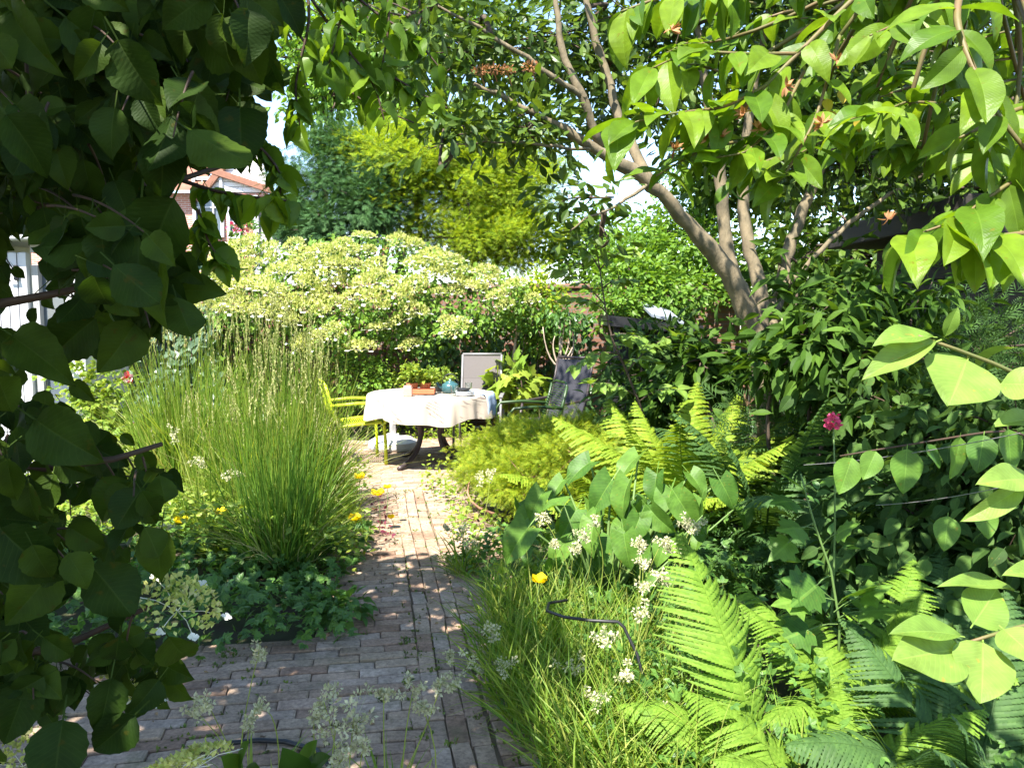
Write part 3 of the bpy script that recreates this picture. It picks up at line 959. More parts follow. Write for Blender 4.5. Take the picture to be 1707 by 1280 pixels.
# terracotta tray with two herb pots, pink box
c = tw(700, 8.0)
o = MB(); o.box((0, 0, .012), (.30, .17, .012), None, .004)
for sx_, sy_, ax, ay in ((0, .081, .30, .012), (0, -.081, .30, .012), (.144, 0, .012, .15), (-.144, 0, .012, .15)): o.box((sx_, sy_, .034), (ax, ay, .05), None, .004)
tr = o.build('plant_tray', M['terracotta']); tr.location = tuple(c)
tag(tr, 'rectangular terracotta tray holding the two herb pots on the table', 'tray')
def herb_pot(px, Y, hgt, lbl, nl):
    c = tw(px, Y) + [0, 0, .019]
    t = thing('herb_pot', lbl, 'plant pot', c, 0, 'potted herbs on the table')
    m_ = MB(); m_.lathe([(0, 0), (.042, 0), (.056, .075), (.062, .075), (.063, .098), (.056, .098), (.052, .082), (0, .08)], sides=28); m_.build('pot', M['terracotta'], t, smooth=False)
    f = MB()
    for i in range(20):
        q = np.array([rng.normal(0, .02), rng.normal(0, .02), .08])
        e = np.array([rng.normal(0, .07), rng.normal(0, .06), .08 + hgt * rng.uniform(.5, 1.0)])
        P_ = bez(q, e, n=6)
        f.tube(P_, .002, 4, False)
        k = nl
        tt = rng.uniform(.25, 1, k)
        pos = q + (e - q) * tt[:, None]
        f.inst(T_LEAF, pos, rdir(k, (0, 0, .2)), rdir(k, (0, 0, 1.2)), rng.uniform(.04, .075, k))
    f.build('herb', M['coverlight'], t)
herb_pot(687, 8.0, .24, 'terracotta pot of tall feathery herb, left of the two pots in the tray', 16)
herb_pot(708, 8.02, .15, 'terracotta pot of low leafy herb, right of the two pots in the tray', 10)
t = thing('herb_bush', 'bright green potted herb spreading beside the teal kettle on the table', 'plant pot', tw(733, 8.35), 0, 'potted herbs on the table')
m_ = MB(); m_.lathe([(0, 0), (.05, 0), (.064, .08), (.064, .09), (0, .085)], sides=24); m_.build('pot', M['black'], t)
f = MB(); q, d = blob(330, (0, 0, .15), (.17, .13, .10)); f.inst(T_LEAF, q, d * .6 + rng.normal(size=(330, 3)) * .4, rdir(330, (0, 0, 1.4)), rng.uniform(.03, .055, 330)); f.build('herb', M['coverlight'], t)
o = MB(); o.box((0, 0, .05), (.085, .085, .10), None, .008)
o.box((0, 0, .104), (.075, .075, .008), None, .002)
bx = o.build('clay_holder', M['pinkbox']); bx.location = tuple(tw(679, 7.78)); tag(bx, 'small square pink clay holder at the left front of the herb tray', 'holder')
# teal kettle with hoop handle
t = thing('kettle', 'teal enamel kettle with black hoop handle on the table', 'kettle', tw(750, 8.12))
m_ = MB(); m_.lathe([(0, 0), (.07, 0), (.088, .02), (.092, .06), (.082, .095), (.05, .112), (0, .114)], sides=32); m_.build('body', M['teal'], t, smooth=True)
m_ = MB(); m_.lathe([(.05, .112), (.048, .12), (.012, .128), (.014, .145), (0, .15)], sides=24); m_.build('lid', M['teal'], t, smooth=True)
m_ = MB(); th = np.linspace(-.12, math.pi + .12, 20); m_.tube(np.stack([.085 * np.cos(th), 0 * th, .085 + .115 * np.sin(th)], 1), np.where(np.abs(th - 1.57) < .9, .006, .0045), 8); m_.build('handle', M['black'], t, smooth=True)
m_ = MB(); m_.tube([(-.075, 0, .04), (-.12, 0, .07), (-.14, 0, .11)], [.02, .014, .011], 10); m_.build('spout', M['teal'], t, smooth=True)
# tumbler, plates, napkin
def tumbler(px, Y, r, h, lbl):
    m_ = MB(); m_.lathe([(0, 0), (r * .8, 0), (r, h), (r - .003, h), (r * .8 - .003, .01), (0, .01)], sides=28)
    o = m_.build('tumbler', M['glass'], smooth=False); o.location = tuple(tw(px, Y)); tag(o, lbl, 'glass', 'glasses on the table')
tumbler(757, 7.82, .04, .105, 'taller clear tumbler standing in front of the kettle')
tumbler(781, 8.05, .036, .115, 'clear glass standing behind the stacked plates')
t = thing('plate_stack', 'small stack of white plates and a dark dish near the right of the table', 'plates', tw(774, 7.83))
m_ = MB()
for i in range(4): m_.lathe([(0, .004 + i * .011), (.06, .004 + i * .011), (.095, .012 + i * .011), (.095, .016 + i * .011), (.06, .009 + i * .011), (0, .009 + i * .011)], sides=32)
m_.build('plates', M['plate'], t, smooth=True)
m_ = MB(); m_.lathe([(0, .052), (.05, .052), (.075, .075), (.072, .076), (.048, .057), (0, .057)], (-.01, 0, 0), 28); m_.build('dish', M['black'], t, smooth=True)
def napkin():
    m_ = MB()
    nu, nv = 14, 22
    V, F = [], []
    for i in range(nu):
        for j in range(nv):
            a = -.48 + (i / (nu - 1)) * .62                # angle round the rim
            s = j / (nv - 1) * .42
            r = .46 + s if s < .2 else .672 + .024 * min(1, (s - .2) * 9) + .006 * math.sin(i * 1.1)
            z = TZ + .0135 + .002 * math.sin(i * 1.3 + j * .7) if s < .2 else TZ + .008 - (s - .2)
            V.append((TX + r * math.cos(a), TY + r * math.sin(a), z))
    for i in range(nu - 1):
        for j in range(nv - 1): F.append((i * nv + j, i * nv + j + 1, (i + 1) * nv + j + 1, (i + 1) * nv + j))
    m_.add(np.array(V), [np.array(F)])
    o = m_.build('napkin', M['bluecloth'], smooth=True)
    md = o.modifiers.new('thick', 'SOLIDIFY'); md.thickness = .003; md.offset = 1
    tag(o, 'pale blue cloth draped over the right edge of the table', 'cloth')
napkin()
# parasol foot
t = thing('parasol_stand', 'white concrete parasol foot with white tube standing behind the table', 'parasol stand', (*gnd(655, 748)[:2], .006))
m_ = MB(); m_.lathe([(0, 0), (.27, 0), (.285, .03), (.28, .085), (.22, .125), (.08, .14), (.07, .17), (0, .17)], sides=40); m_.build('base', M['concrete'], t, smooth=False)
m_ = MB(); m_.tube([(0, 0, .16), (0, 0, .62)], .036, 16); m_.build('tube', M['whitepaint'], t, smooth=True)

# sling chairs
def sling_chair(lbl, loc, rz, mat, frame):
    t = thing('sling_chair', lbl, 'chair', loc, rz, 'high backed sling chairs at the table')
    W = .23
    m_ = MB(); m_.bar((0, -.16, .42), (0, .26, .45), .42, .012); m_.build('seat', mat, t)
    m_ = MB()
    bp = np.array([(0, -.17, .43), (0, -.24, .60), (0, -.31, .80), (0, -.385, 1.06)])
    for i in range(3): m_.bar(bp[i], bp[i + 1], .43, .010, up=(0, 1, .3))
    m_.build('backrest', mat, t)
    for s in (-1, 1):
        m_ = MB(); m_.tube([(s * W, .27, .45), (s * W, -.14, .42), (s * W, -.17, .43), (s * W, -.24, .60), (s * W, -.31, .80), (s * W, -.39, 1.075)], .014, 8); m_.build('side_frame', frame, t, smooth=True)
        m_ = MB(); m_.tube([(s * (W + .03), .34, 0), (s * (W + .03), .27, .45), (s * (W + .03), .22, .62)], .014, 8); m_.build('leg', frame, t, smooth=True)
        m_ = MB(); m_.tube([(s * (W + .03), -.38, 0), (s * (W + .03), -.2, .45)], .014, 8); m_.build('leg', frame, t, smooth=True)
        m_ = MB(); m_.bar((s * (W + .03), .24, .635), (s * (W + .03), -.26, .645), .045, .022); m_.build('armrest', frame, t)
    m_ = MB(); m_.tube([(-W, -.392, 1.08), (W, -.392, 1.08)], .015, 8); m_.build('top_rail', frame, t, smooth=True)
    return t
c = at(800, 600, 9.15)
sling_chair('high backed chair with pale grey sling facing out from behind the table', (c[0], 8.95, .006), math.pi - .05, M['sling'], M['greymetal'])
c = at(930, 610, 8.6)
sling_chair('high backed charcoal sling chair in the shade to the right of the table', (c[0] - .05, 8.3, .006), math.pi / 2 + .9, M['slingdark'], M['bronze'])
# cord chairs
def cord_chair(lbl, loc, rz, mat):
    t = thing('cord_chair', lbl, 'chair', loc, rz, 'tube chairs strung with cord')
    W = .25
    for s in (-1, 1):
        m_ = MB()
        m_.tube([(s * W, .27, 0), (s * W, .27, .20), (s * W, .26, .40), (s * W, .22, .445), (s * W, 0, .43), (s * W, -.2, .41), (s * W, -.27, .33), (s * W, -.30, .15), (s * W, -.32, 0)], .018, 8)
        m_.build('leg_frame', mat, t, smooth=True)
        m_ = MB()
        m_.tube([(s * W, -.2, .41), (s * W, -.27, .6), (s * W, -.33, .84)], .016, 8); m_.build('back_post', mat, t, smooth=True)
        m_ = MB()
        m_.tube([(s * (W + .01), -.28, .63), (s * (W + .03), 0, .65), (s * (W + .03), .22, .64), (s * (W + .02), .27, .58), (s * W, .26, .42)], .016, 8); m_.build('armrest', mat, t, smooth=True)
    m_ = MB(); m_.tube([(-W, -.33, .84), (-W * .6, -.345, .87), (W * .6, -.345, .87), (W, -.33, .84)], .0125, 8); m_.build('top_rail', mat, t, smooth=True)
    m_ = MB()
    for i in range(17):
        f = i / 16
        y, z = -.19 + (-.33 + .19) * f, .44 + (.83 - .44) * f
        m_.tube([(-W, y, z), (0, y - .02, z), (W, y, z)], .0042, 5, False)
    m_.build('back_cords', mat, t, smooth=True)
    m_ = MB()
    for i in range(20):
        y = -.18 + i * .021
        m_.tube([(-W, y, .425 + .03 * i / 20), (0, y, .41 + .03 * i / 20), (W, y, .425 + .03 * i / 20)], .0042, 5, False)
    m_.build('seat_cords', mat, t, smooth=True)
    return t
c = gnd(592, 772)
cord_chair('lime yellow tube chair strung with cord at the left of the table', (c[0], c[1] + .05, .006), -math.pi / 2 + .35, M['lime'])
c = at(880, 655, 8.0)
cord_chair('dark green tube chair strung with cord beside the charcoal chair', (c[0] + .0, 7.9, .006), math.pi / 2 + .25, M['greenpaint'])

# ------------------------------------------------------------------ trees
def limb(mb, pts, radii, sides=10, jit=.012):
    P_ = np.array([at(*p) for p in pts])
    t0 = np.linspace(0, 1, len(P_))
    tt = np.linspace(0, 1, (len(P_) - 1) * 4 + 1)
    Q = np.stack([np.interp(tt, t0, P_[:, i]) for i in range(3)], 1)
    for _ in range(3): Q[1:-1] = (Q[:-2] + 2 * Q[1:-1] + Q[2:]) / 4
    Q[1:-1] += rng.normal(size=Q[1:-1].shape) * jit * .5
    r = np.interp(tt, t0, radii) * (1 + .05 * rng.normal(size=len(tt)))
    mb.tube(Q, r, sides)
    return Q
tbase = gnd(1290, 800); tbase = np.array([at(1285, 640, 5.5)[0] + .06, 5.5, 0])
tree = thing('forked_tree', 'forked tree with smooth grey brown limbs and dark glossy leaves leaning over the garden', 'tree', tbase)
tr_ = MB()
q0 = proj(tbase)
L1 = limb(tr_, [(q0[0][0], q0[1][0], 5.5), (1278, 640, 5.5), (1262, 560, 5.5), (1238, 500, 5.5), (1207, 440, 5.45), (1150, 375, 5.35), (1085, 305, 5.2), (1020, 262, 5.1), (940, 215, 5.0), (870, 180, 4.9), (790, 140, 4.8)],
      [.10, .085, .08, .075, .068, .05, .044, .036, .028, .02, .009], 12)
tr_.build('trunk', M['bark'], tree, tbase, True)
Q = []
for pts, rad in [
    ([(1240, 500, 5.5), (1212, 430, 5.6), (1205, 340, 5.6), (1196, 240, 5.6), (1170, 120, 5.6), (1150, -40, 5.6)], [.045, .052, .045, .04, .03, .018]),
    ([(1272, 590, 5.5), (1270, 480, 5.65), (1243, 400, 5.7), (1236, 310, 5.75), (1250, 180, 5.8), (1280, 20, 5.8)], [.055, .05, .044, .038, .03, .018]),
    ([(1280, 560, 5.6), (1300, 490, 5.8), (1310, 420, 5.9), (1345, 330, 6.0), (1400, 220, 6.0), (1470, 80, 6.1)], [.05, .052, .046, .036, .028, .015]),
    ([(1310, 480, 5.8), (1370, 415, 5.8), (1430, 360, 5.8), (1500, 310, 5.9), (1600, 260, 5.9)], [.02, .018, .016, .012, .006]),
    ([(1090, 310, 5.2), (1045, 235, 5.3), (1015, 150, 5.4), (985, 40, 5.4), (965, -80, 5.4)], [.04, .036, .03, .024, .014]),
    ([(1000, 245, 5.1), (970, 160, 5.0), (935, 80, 5.0), (925, -20, 5.0)], [.03, .028, .022, .014]),
    ([(975, 165, 5.0), (900, 110, 4.9), (820, 60, 4.8), (730, 10, 4.7)], [.02, .016, .012, .007]),
    ([(1085, 300, 5.2), (1030, 345, 5.0), (985, 360, 4.9), (950, 385, 4.8)], [.014, .010, .007, .004]),
    ([(1000, 250, 5.1), (930, 245, 4.9), (850, 235, 4.8), (760, 240, 4.7)], [.012, .010, .007, .004])]:
    m_ = MB()
    Q.append(limb(m_, pts, rad, 9))
    m_.build('limb', M['bark'], tree, tbase, True)
f, b = MB(), MB()
crown = [pc(800, 90, 5.3, .6, .4, .4, 36), pc(930, 60, 5.7, .7, .5, .5, 42), pc(1080, 40, 5.9, .7, .5, .55, 36), pc(1010, 140, 6.2, .7, .4, .4, 26), pc(640, 60, 5.6, .5, .4, .5, 24), pc(880, 215, 4.9, .38, .3, .14, 14), pc(740, 215, 4.8, .3, .25, .14, 9),
         pc(985, 330, 4.9, .22, .25, .18, 5), pc(1015, 400, 5.0, .2, .2, .16, 2), pc(1230, -10, 6.0, .8, .8, .6, 50), pc(1420, 20, 6.0, .9, .8, .75, 64), pc(1600, 90, 5.6, .8, .8, .8, 56), pc(1180, 190, 6.4, .5, .4, .45, 24),
         pc(1440, 260, 6.1, .7, .6, .5, 34), pc(1300, 240, 6.2, .45, .5, .5, 20), pc(1620, 260, 6.0, .6, .6, .45, 26), pc(1100, 130, 5.5, .3, .3, .3, 7), pc(700, 30, 4.7, .5, .4, .4, 15),
         ((1.95, 4.1, 3.75), (1.15, .6, .3), 46), ((2.2, 6.0, 4.5), (2.2, 2.0, .9), 110), ((3.9, 5.5, 3.4), (1.2, 1.8, 1.1), 50), ((.3, 6.2, 4.9), (1.3, .9, .6), 26)]  # first clump added above the view to dapple-shade the right midground
scatter_clumps(f, crown, T_OVAL, (.075, .125), sub=.13, per=24, droop=.1, up=.7, out=.4, br=b, brr=.016, stemp=.6)
f.build('crown', M['tree'], tree, tbase)
for (c, rad, ns) in crown:                                # boughs that carry the crown
    allq = np.concatenate([L1] + Q)
    j = np.argmin(np.linalg.norm(allq - c, axis=1))
    if np.linalg.norm(allq[j] - c) > .15: b.tube(bez(allq[j], c, rng.normal(size=3) * .1, 7), np.linspace(.018, .008, 7), 6)
b.build('twigs', M['barkdark'], tree, tbase, True)
for px, py in ((800, 118), (822, 116), (845, 118), (885, 112)):
    f = MB()
    q, d = blob(90, at(px, py, 4.7), (.045, .045, .025)); f.inst(T_SMALL, q, d + [0, 0, .3], rdir(90), rng.uniform(.012, .02, 90))
    f.tube([at(px, py, 4.7), at(px + 8, py + 25, 4.75)], .004, 4, False)
    f.build('flower_cluster', M['brownflower'], tree, tbase)

def yard(c): return np.array([c[0], c[1], 0.0])
# golden fine-leaved tree and blue-green conifer behind the wall
c = at(750, 330, 13.6)
gt = [pc(760, 320, 13.6, 1.5, 1.1, .95, 80), pc(690, 262, 13.4, 1.1, .9, .45, 36), pc(850, 310, 13.4, .9, .9, .8, 40), pc(620, 258, 13.8, .7, .6, .35, 20), pc(780, 235, 13.8, 1.1, .8, .45, 40), pc(790, 400, 13.2, 1.1, .9, .55, 40), pc(860, 400, 13.2, .6, .6, .5, 20), pc(885, 260, 13.6, .5, .5, .45, 14)]
shrub('golden_tree', 'broad golden green tree with fine feathery foliage behind the flowering wall', 'tree', yard(c), gt, T_SPRAY, (.08, .17), M['gold'], M['barkdark'], sub=.19, per=170, droop=.0, up=1.0, out=.5, brr=.05)
c = at(560, 330, 13.5)
shrub('blue_conifer', 'blue green conifer with layered drooping branches left of the golden tree', 'conifer', yard(c), [pc(560, 300, 13.6, .75, .7, .7, 50), pc(550, 380, 13.2, .8, .7, .4, 45), pc(610, 350, 13.0, .55, .5, .42, 36), pc(500, 345, 13.4, .35, .4, .10, 12), pc(492, 290, 13.5, .3, .4, .1, 9), pc(492, 385, 13.3, .3, .4, .16, 12), pc(560, 240, 13.8, .35, .4, .4, 20), pc(650, 300, 13.2, .35, .4, .4, 20)], T_SPRAY, (.09, .19), M['blue'], M['barkdark'], sub=.17, per=80, droop=.35, up=.7, out=.7, brr=.06)
c = at(600, 60, 16.0)
shrub('willowy_tree', 'tall pale green tree with small light leaves rising above the conifers', 'tree', yard(c), [pc(600, 60, 16, 1.6, 1.2, 1.2, 80), pc(690, 60, 16, 1.3, 1.1, 1.3, 70), pc(560, 160, 15.8, .9, .9, .8, 40), pc(670, 190, 15.6, .8, .8, .5, 34), pc(500, 90, 16, 1.0, 1, 1.2, 40), pc(780, 40, 16.5, 1.2, 1, 1.2, 45)], T_LEAF, (.10, .19), M['brighttree'], M['barkdark'], sub=.26, per=30, droop=.4, brr=.08)
c = at(985, 400, 14)
shrub('pale_back_bush', 'pale green bush in sun behind the wall, left of the forked tree', 'bush', yard(c), [pc(980, 385, 14, .75, .7, .45, 50), pc(930, 400, 13.8, .5, .5, .4, 24), pc(1010, 440, 13.5, .9, .6, .4, 40)], T_LEAF, (.07, .13), M['brighttree'], M['barkdark'], sub=.16, per=30, brr=.03)
c = at(1130, 450, 11.2)
shrub('sunny_back_shrub', 'bright yellow green shrub behind the forked tree and the black shelter', 'shrub', yard(c), [pc(1080, 440, 11.2, .8, .6, .55, 60), pc(1160, 420, 11.4, .8, .6, .6, 60), pc(1240, 460, 11, .7, .6, .5, 44), pc(1120, 490, 10.2, .6, .4, .3, 40), pc(1050, 470, 10.3, .5, .4, .3, 30), pc(1330, 430, 11, .7, .6, .6, 44), pc(1180, 330, 12, .8, .6, .6, 50), pc(1290, 300, 12, .8, .6, .7, 50), pc(1110, 385, 12, .6, .5, .35, 30)], T_LEAF, (.06, .12), M['brighttree'], M['barkdark'], sub=.15, per=34, brr=.03)
c = at(1560, 200, 10)
shrub('dark_back_tree', 'dark leafy tree closing the view above the shed on the right', 'tree', yard(c), [pc(1560, 200, 10, 1.8, 1, 1.6, 130), pc(1380, 180, 10.5, 1.4, 1, 1.4, 100), pc(1700, 300, 9.5, 1.2, 1, 1.6, 60), pc(1420, 420, 9.6, 1.0, .8, .9, 50), pc(1240, 220, 11, .9, .8, .9, 40), pc(1560, 480, 9.0, 1.2, .7, .8, 50)], T_LEAF, (.12, .22), M['tree'], M['barkdark'], sub=.26, per=30, brr=.07)
c = at(150, 200, 17)
shrub('left_back_tree', 'shaded tree standing behind the garden house at the far left', 'tree', yard(c), [pc(40, 150, 17, 1.8, 1.2, 1.8, 60), pc(120, 330, 15, 1.2, 1, .9, 50), pc(220, 440, 12.2, .8, .6, .5, 34)], T_LEAF, (.12, .2), M['tree'], M['barkdark'], sub=.26, per=30, brr=.06)

# ------------------------------------------------------------------ flowering hydrangea on the wall
def flower_head(k):
    """flat lacecap head: a dome of tiny cream florets with a few white sterile ones round the rim"""
    m_ = MB()
    n = 260
    a, r = rng.uniform(0, 2 * math.pi, n), np.sqrt(rng.random(n)) * .5
    pos = np.stack([r * np.cos(a), r * np.sin(a), .16 * (1 - (r / .5) ** 2) + rng.normal(0, .02, n)], 1)
    m_.inst(T_SMALL, pos, rdir(n, (0, 0, .6)), rdir(n, (0, 0, .5)), rng.uniform(.07, .13, n))
    return m_
def sterile(m_, n=6):
    m_.second = (len(m_.F), M['white'])
    for i in range(n):
        a = i * 2 * math.pi / n + rng.normal(0, .25)
        r = rng.uniform(.46, .62)
        c = np.array([r * math.cos(a), r * math.sin(a), rng.uniform(-.06, .04)])
        for j in range(4):
            b = j * math.pi / 2 + a
            m_.inst(T_ROUND, c, (math.cos(b), math.sin(b), .12), (.25 * math.cos(a), .25 * math.sin(a), 1), .075)
        m_.tube([c, c * .5, (0, 0, -.1)], .006, 3, False)
    return m_
T_ROUND = leaf_tpl(3, .95, 'obov', .06, .05, 2)
Yf = 10.2
hyd_poly = [(335, 470), (345, 420), (400, 400), (470, 405), (560, 395), (620, 388), (680, 400), (740, 425), (850, 455), (905, 500), (895, 560), (840, 545), (760, 560), (700, 590), (640, 560), (560, 600), (500, 590), (470, 545), (380, 550), (345, 520)]
hb = np.array([at(600, 600, 10.75)[0], 10.6, 0])
hyd = thing('climbing_hydrangea', 'climbing hydrangea in full cream flower piled over the garden wall', 'climber', hb)
def hyd_surf(px, py):
    """depth of the billowing flower bank"""
    h = np.clip((py - 395) / 190, 0, 1)
    return 10.45 - .75 * np.sin(h * math.pi * .62) + .18 * np.sin(px * .031) * np.cos(py * .045) - .0 * px
f, st = MB(), MB()
n = 9500
px, py = rng.uniform(325, 915, n), rng.uniform(385, 610, n)
k = in_poly(px + rng.normal(0, 8, n), py + rng.normal(0, 5, n), hyd_poly)
px, py = px[k], py[k]
pos = np.array([at(a, b, hyd_surf(a, b) + rng.uniform(-.17, .3)) for a, b in zip(px, py)])
n = len(pos)
f.inst(T_LEAF, pos, rng.normal(size=(n, 3)) * .5 + [0, -.5, -.5], rng.normal(size=(n, 3)) * .35 + [0, -.7, .9], rng.uniform(.05, .10, n))
# low skirt of leaves below the flowers
n = 5200
px, py = rng.uniform(330, 930, n), rng.uniform(520, 700, n)
k = rng.random(n) < np.where(py < 600, .9, .65)
px, py = px[k], py[k]
pos = np.array([at(a, b, 10.62 + .06 * np.sin(a * .05) - rng.random() * .22) for a, b in zip(px, py)])
hole = (tnoise(px * .05, py * .07) > .42)
pos = pos[~hole]
n = len(pos)
f.inst(T_LEAF, pos, rng.normal(size=(n, 3)) * .5 + [0, -.4, -.7], rng.normal(size=(n, 3)) * .35 + [0, -.9, .5], rng.uniform(.06, .11, n))
for i in range(26):
    x = at(rng.uniform(350, 890), 0, 10.7)[0]
    p0 = np.array([x + rng.normal(0, .1), 10.72, 0])
    st.tube(bez(p0, [x + rng.normal(0, .5), 10.6, rng.uniform(1.4, 2.2)], rng.normal(size=3) * [.2, .03, .1], 9), np.linspace(.02, .008, 9), 6)
f.build('foliage', M['hydr'], hyd, hb)
st.build('stems', M['barkdark'], hyd, hb, True)
heads = []
for k in range(3):
    heads.append(sterile(flower_head(k)).build('flower_head', M['cream'], hyd))
used = 0
tries = 0
placed = []
while used < 82 and tries < 6000:
    tries += 1
    a, b = rng.uniform(340, 905), rng.uniform(393, 590)
    if not in_poly(np.array([a]), np.array([b]), hyd_poly)[0]: continue
    if (a > 700 and b > 500 and rng.random() < .75) or (b > 520 and rng.random() < .7): continue
    if any((a - x) ** 2 + ((b - y) * 1.7) ** 2 < 24 ** 2 for x, y in placed): continue
    placed.append((a, b))
    q = at(a, b, hyd_surf(a, b) - .15)
    if used < 3: o1 = heads[used]
    else:
        o1 = heads[used % 3].copy(); C.objects.link(o1)
        o1.parent = hyd
    o1.location = tuple(q - hb)
    s = rng.uniform(.2, .4)
    o1.scale = (s * rng.uniform(.8, 1.25), s, s * rng.uniform(1.0, 1.7))
    o1.rotation_euler = (R(rng.uniform(5, 45)), R(rng.uniform(-18, 18)), 0)
    used += 1
for a, b in ((590, 440), (480, 500), (490, 520), (690, 490), (570, 470), (420, 430), (640, 420), (815, 450)):
    m_ = MB(); q, d = blob(60, at(a, b, hyd_surf(a, b) - .05), (.13, .08, .07)); m_.inst(T_SMALL, q, d, rdir(60), rng.uniform(.02, .04, 60)); m_.build('dry_flower_head', M['brownflower'], hyd, hb)

c = at(265, 560, 10.4)
def wall_leaves(name, label, cat, x0, x1, y0, y1, Yc, n, tpl, size, lm, thick=.25, dens=.9):
    t = thing(name, label, cat, (at((x0 + x1) / 2, 600, Yc)[0], Yc, 0))
    f, s = MB(), MB()
    px, py = rng.uniform(x0, x1, n), rng.uniform(y0, y1, n)
    k = tnoise(px * .045, py * .06) < dens
    px, py = px[k], py[k]
    pos = np.array([at(a, b, Yc + .08 * np.sin(a * .06 + b * .04) - rng.random() * thick) for a, b in zip(px, py)])
    pos[:, 2] = np.maximum(pos[:, 2], .03)
    m = len(pos)
    f.inst(tpl, pos, rng.normal(size=(m, 3)) * .45 + [0, -.4, -.8], rng.normal(size=(m, 3)) * .3 + [0, -.9, .6], rng.uniform(size[0], size[1], m))
    for i in range(8):
        x = at(rng.uniform(x0, x1), 0, Yc)[0]
        s.tube(bez([x, Yc + .06, 0], [x + rng.normal(0, .2), Yc + .04, at(0, y0 + 20, Yc)[2]], rng.normal(size=3) * [.15, .02, 0], 8), np.linspace(.014, .005, 8), 5)
    f.build('foliage', lm, t, t.location)
    s.build('stems', M['barkdark'], t, t.location, True)
    return t
M['glauc'] = leaf_mat('glaucous_leaf', [(.06, .10, .06), (.08, .13, .075), (.10, .16, .09)], .15, rough=.35, spec=.5)
wall_leaves('wall_ivy', 'blue green overlapping leaves covering the wall at the left, below the cream flowers', 'ivy', 140, 372, 430, 700, 10.55, 2400, T_LEAF, (.09, .16), M['glauc'], .22, 2)
wall_leaves('ivy', 'bright glossy ivy hanging on the brick wall behind the pale grey chair', 'ivy', 690, 985, 520, 690, 10.6, 2200, T_LEAF, (.07, .13), M['ivy'], .25, .55)

# ------------------------------------------------------------------ small shrubs along the back of the patio
def bush(name, label, cat, px, py, Yc, rx, ry, rz, ns, tpl, size, lm, per=26, sub=.09, gy=None, group=None, **k):
    c = at(px, py, Yc)
    return shrub(name, label, cat, [c[0], Yc, 0], [(c, (rx, ry, rz), ns)], tpl, size, lm, M['barkdark'], group, sub=sub, per=per, **k)
bush('small_bush', 'small leafy bush with fresh leaves at the foot of the wall left of the table', 'bush', 600, 635, 9.8, .35, .25, .42, 40, T_LEAF, (.045, .085), M['hydr'], brr=.012)
bush('small_bush', 'low bush with pale yellow green leaves just behind the table edge', 'bush', 655, 655, 9.9, .32, .25, .28, 30, T_LEAF, (.04, .075), M['coverlight'], brr=.012)
bush('edging_bush', 'low bronze tinted bush under the table against the wall', 'bush', 690, 725, 9.9, .75, .2, .2, 44, T_SMALL, (.035, .07), M['ferngold'], brr=.01)
bush('hellebore', 'clump of large pale lobed leaves between the two sling chairs', 'plant', 855, 640, 9.4, .38, .3, .32, 16, T_LOBE, (.13, .22), M['coverlight'], per=9, sub=.10, brr=.012)
bush('yellow_bush', 'small golden yellow shrub at the right end of the flowering wall', 'bush', 900, 490, 10.0, .34, .3, .32, 40, T_LEAF, (.04, .075), M['gold'], brr=.012)
bush('small_bush', 'loose bright bush in front of the brick wall left of the black shelter', 'bush', 1035, 520, 9.6, .4, .3, .3, 34, T_LEAF, (.05, .10), M['brighttree'], brr=.012)
bush('small_bush', 'small bush of round leaves on the wall right of the golden yellow shrub', 'bush', 905, 560, 10.2, .34, .25, .26, 28, T_LEAF, (.05, .09), M['hydr'], brr=.012)
t = thing('thin_tree', 'slim pale stemmed young tree against the wall behind the chairs', 'tree', (*at(858, 600, 10.1)[:2], 0))
m_ = MB(); m_.tube([[t.location.x, t.location.y, 0], at(857, 590, 10.1), at(862, 545, 10.1), at(858, 500, 10.1)], [.025, .022, .018, .01], 7); m_.build('trunk', M['palestem'], t, t.location, True)
f = MB(); scatter_clumps(f, [pc(862, 500, 10.1, .28, .25, .22, 20)], T_LEAF, (.05, .09), sub=.09, per=20); f.build('crown', M['coverlight'], t, t.location)
t = thing('twiggy_shrub', 'pale forking bare stems of a shrub beside the charcoal chair', 'shrub', (*at(935, 640, 9.2)[:2], 0))
m_ = MB()
b0 = np.array([t.location.x, t.location.y, 0])
for ex, ey in ((905, 545), (918, 535), (932, 520), (942, 530), (950, 545), (958, 560), (925, 560), (948, 520)):
    m_.tube(bez(b0, at(932, 610, 9.2), n=4), [.022, .02, .02, .018], 6)
    m_.tube(bez(at(932, 612, 9.2), at(ex, ey, 9.2 + rng.normal(0, .1)), rng.normal(size=3) * .05, 6), np.linspace(.014, .005, 6), 5)
m_.build('stems', M['palestem'], t, t.location, True)
f = MB(); scatter_clumps(f, [pc(930, 520, 9.2, .28, .25, .2, 18)], T_LEAF, (.05, .09), sub=.09, per=18); f.build('foliage', M['cover'], t, t.location)

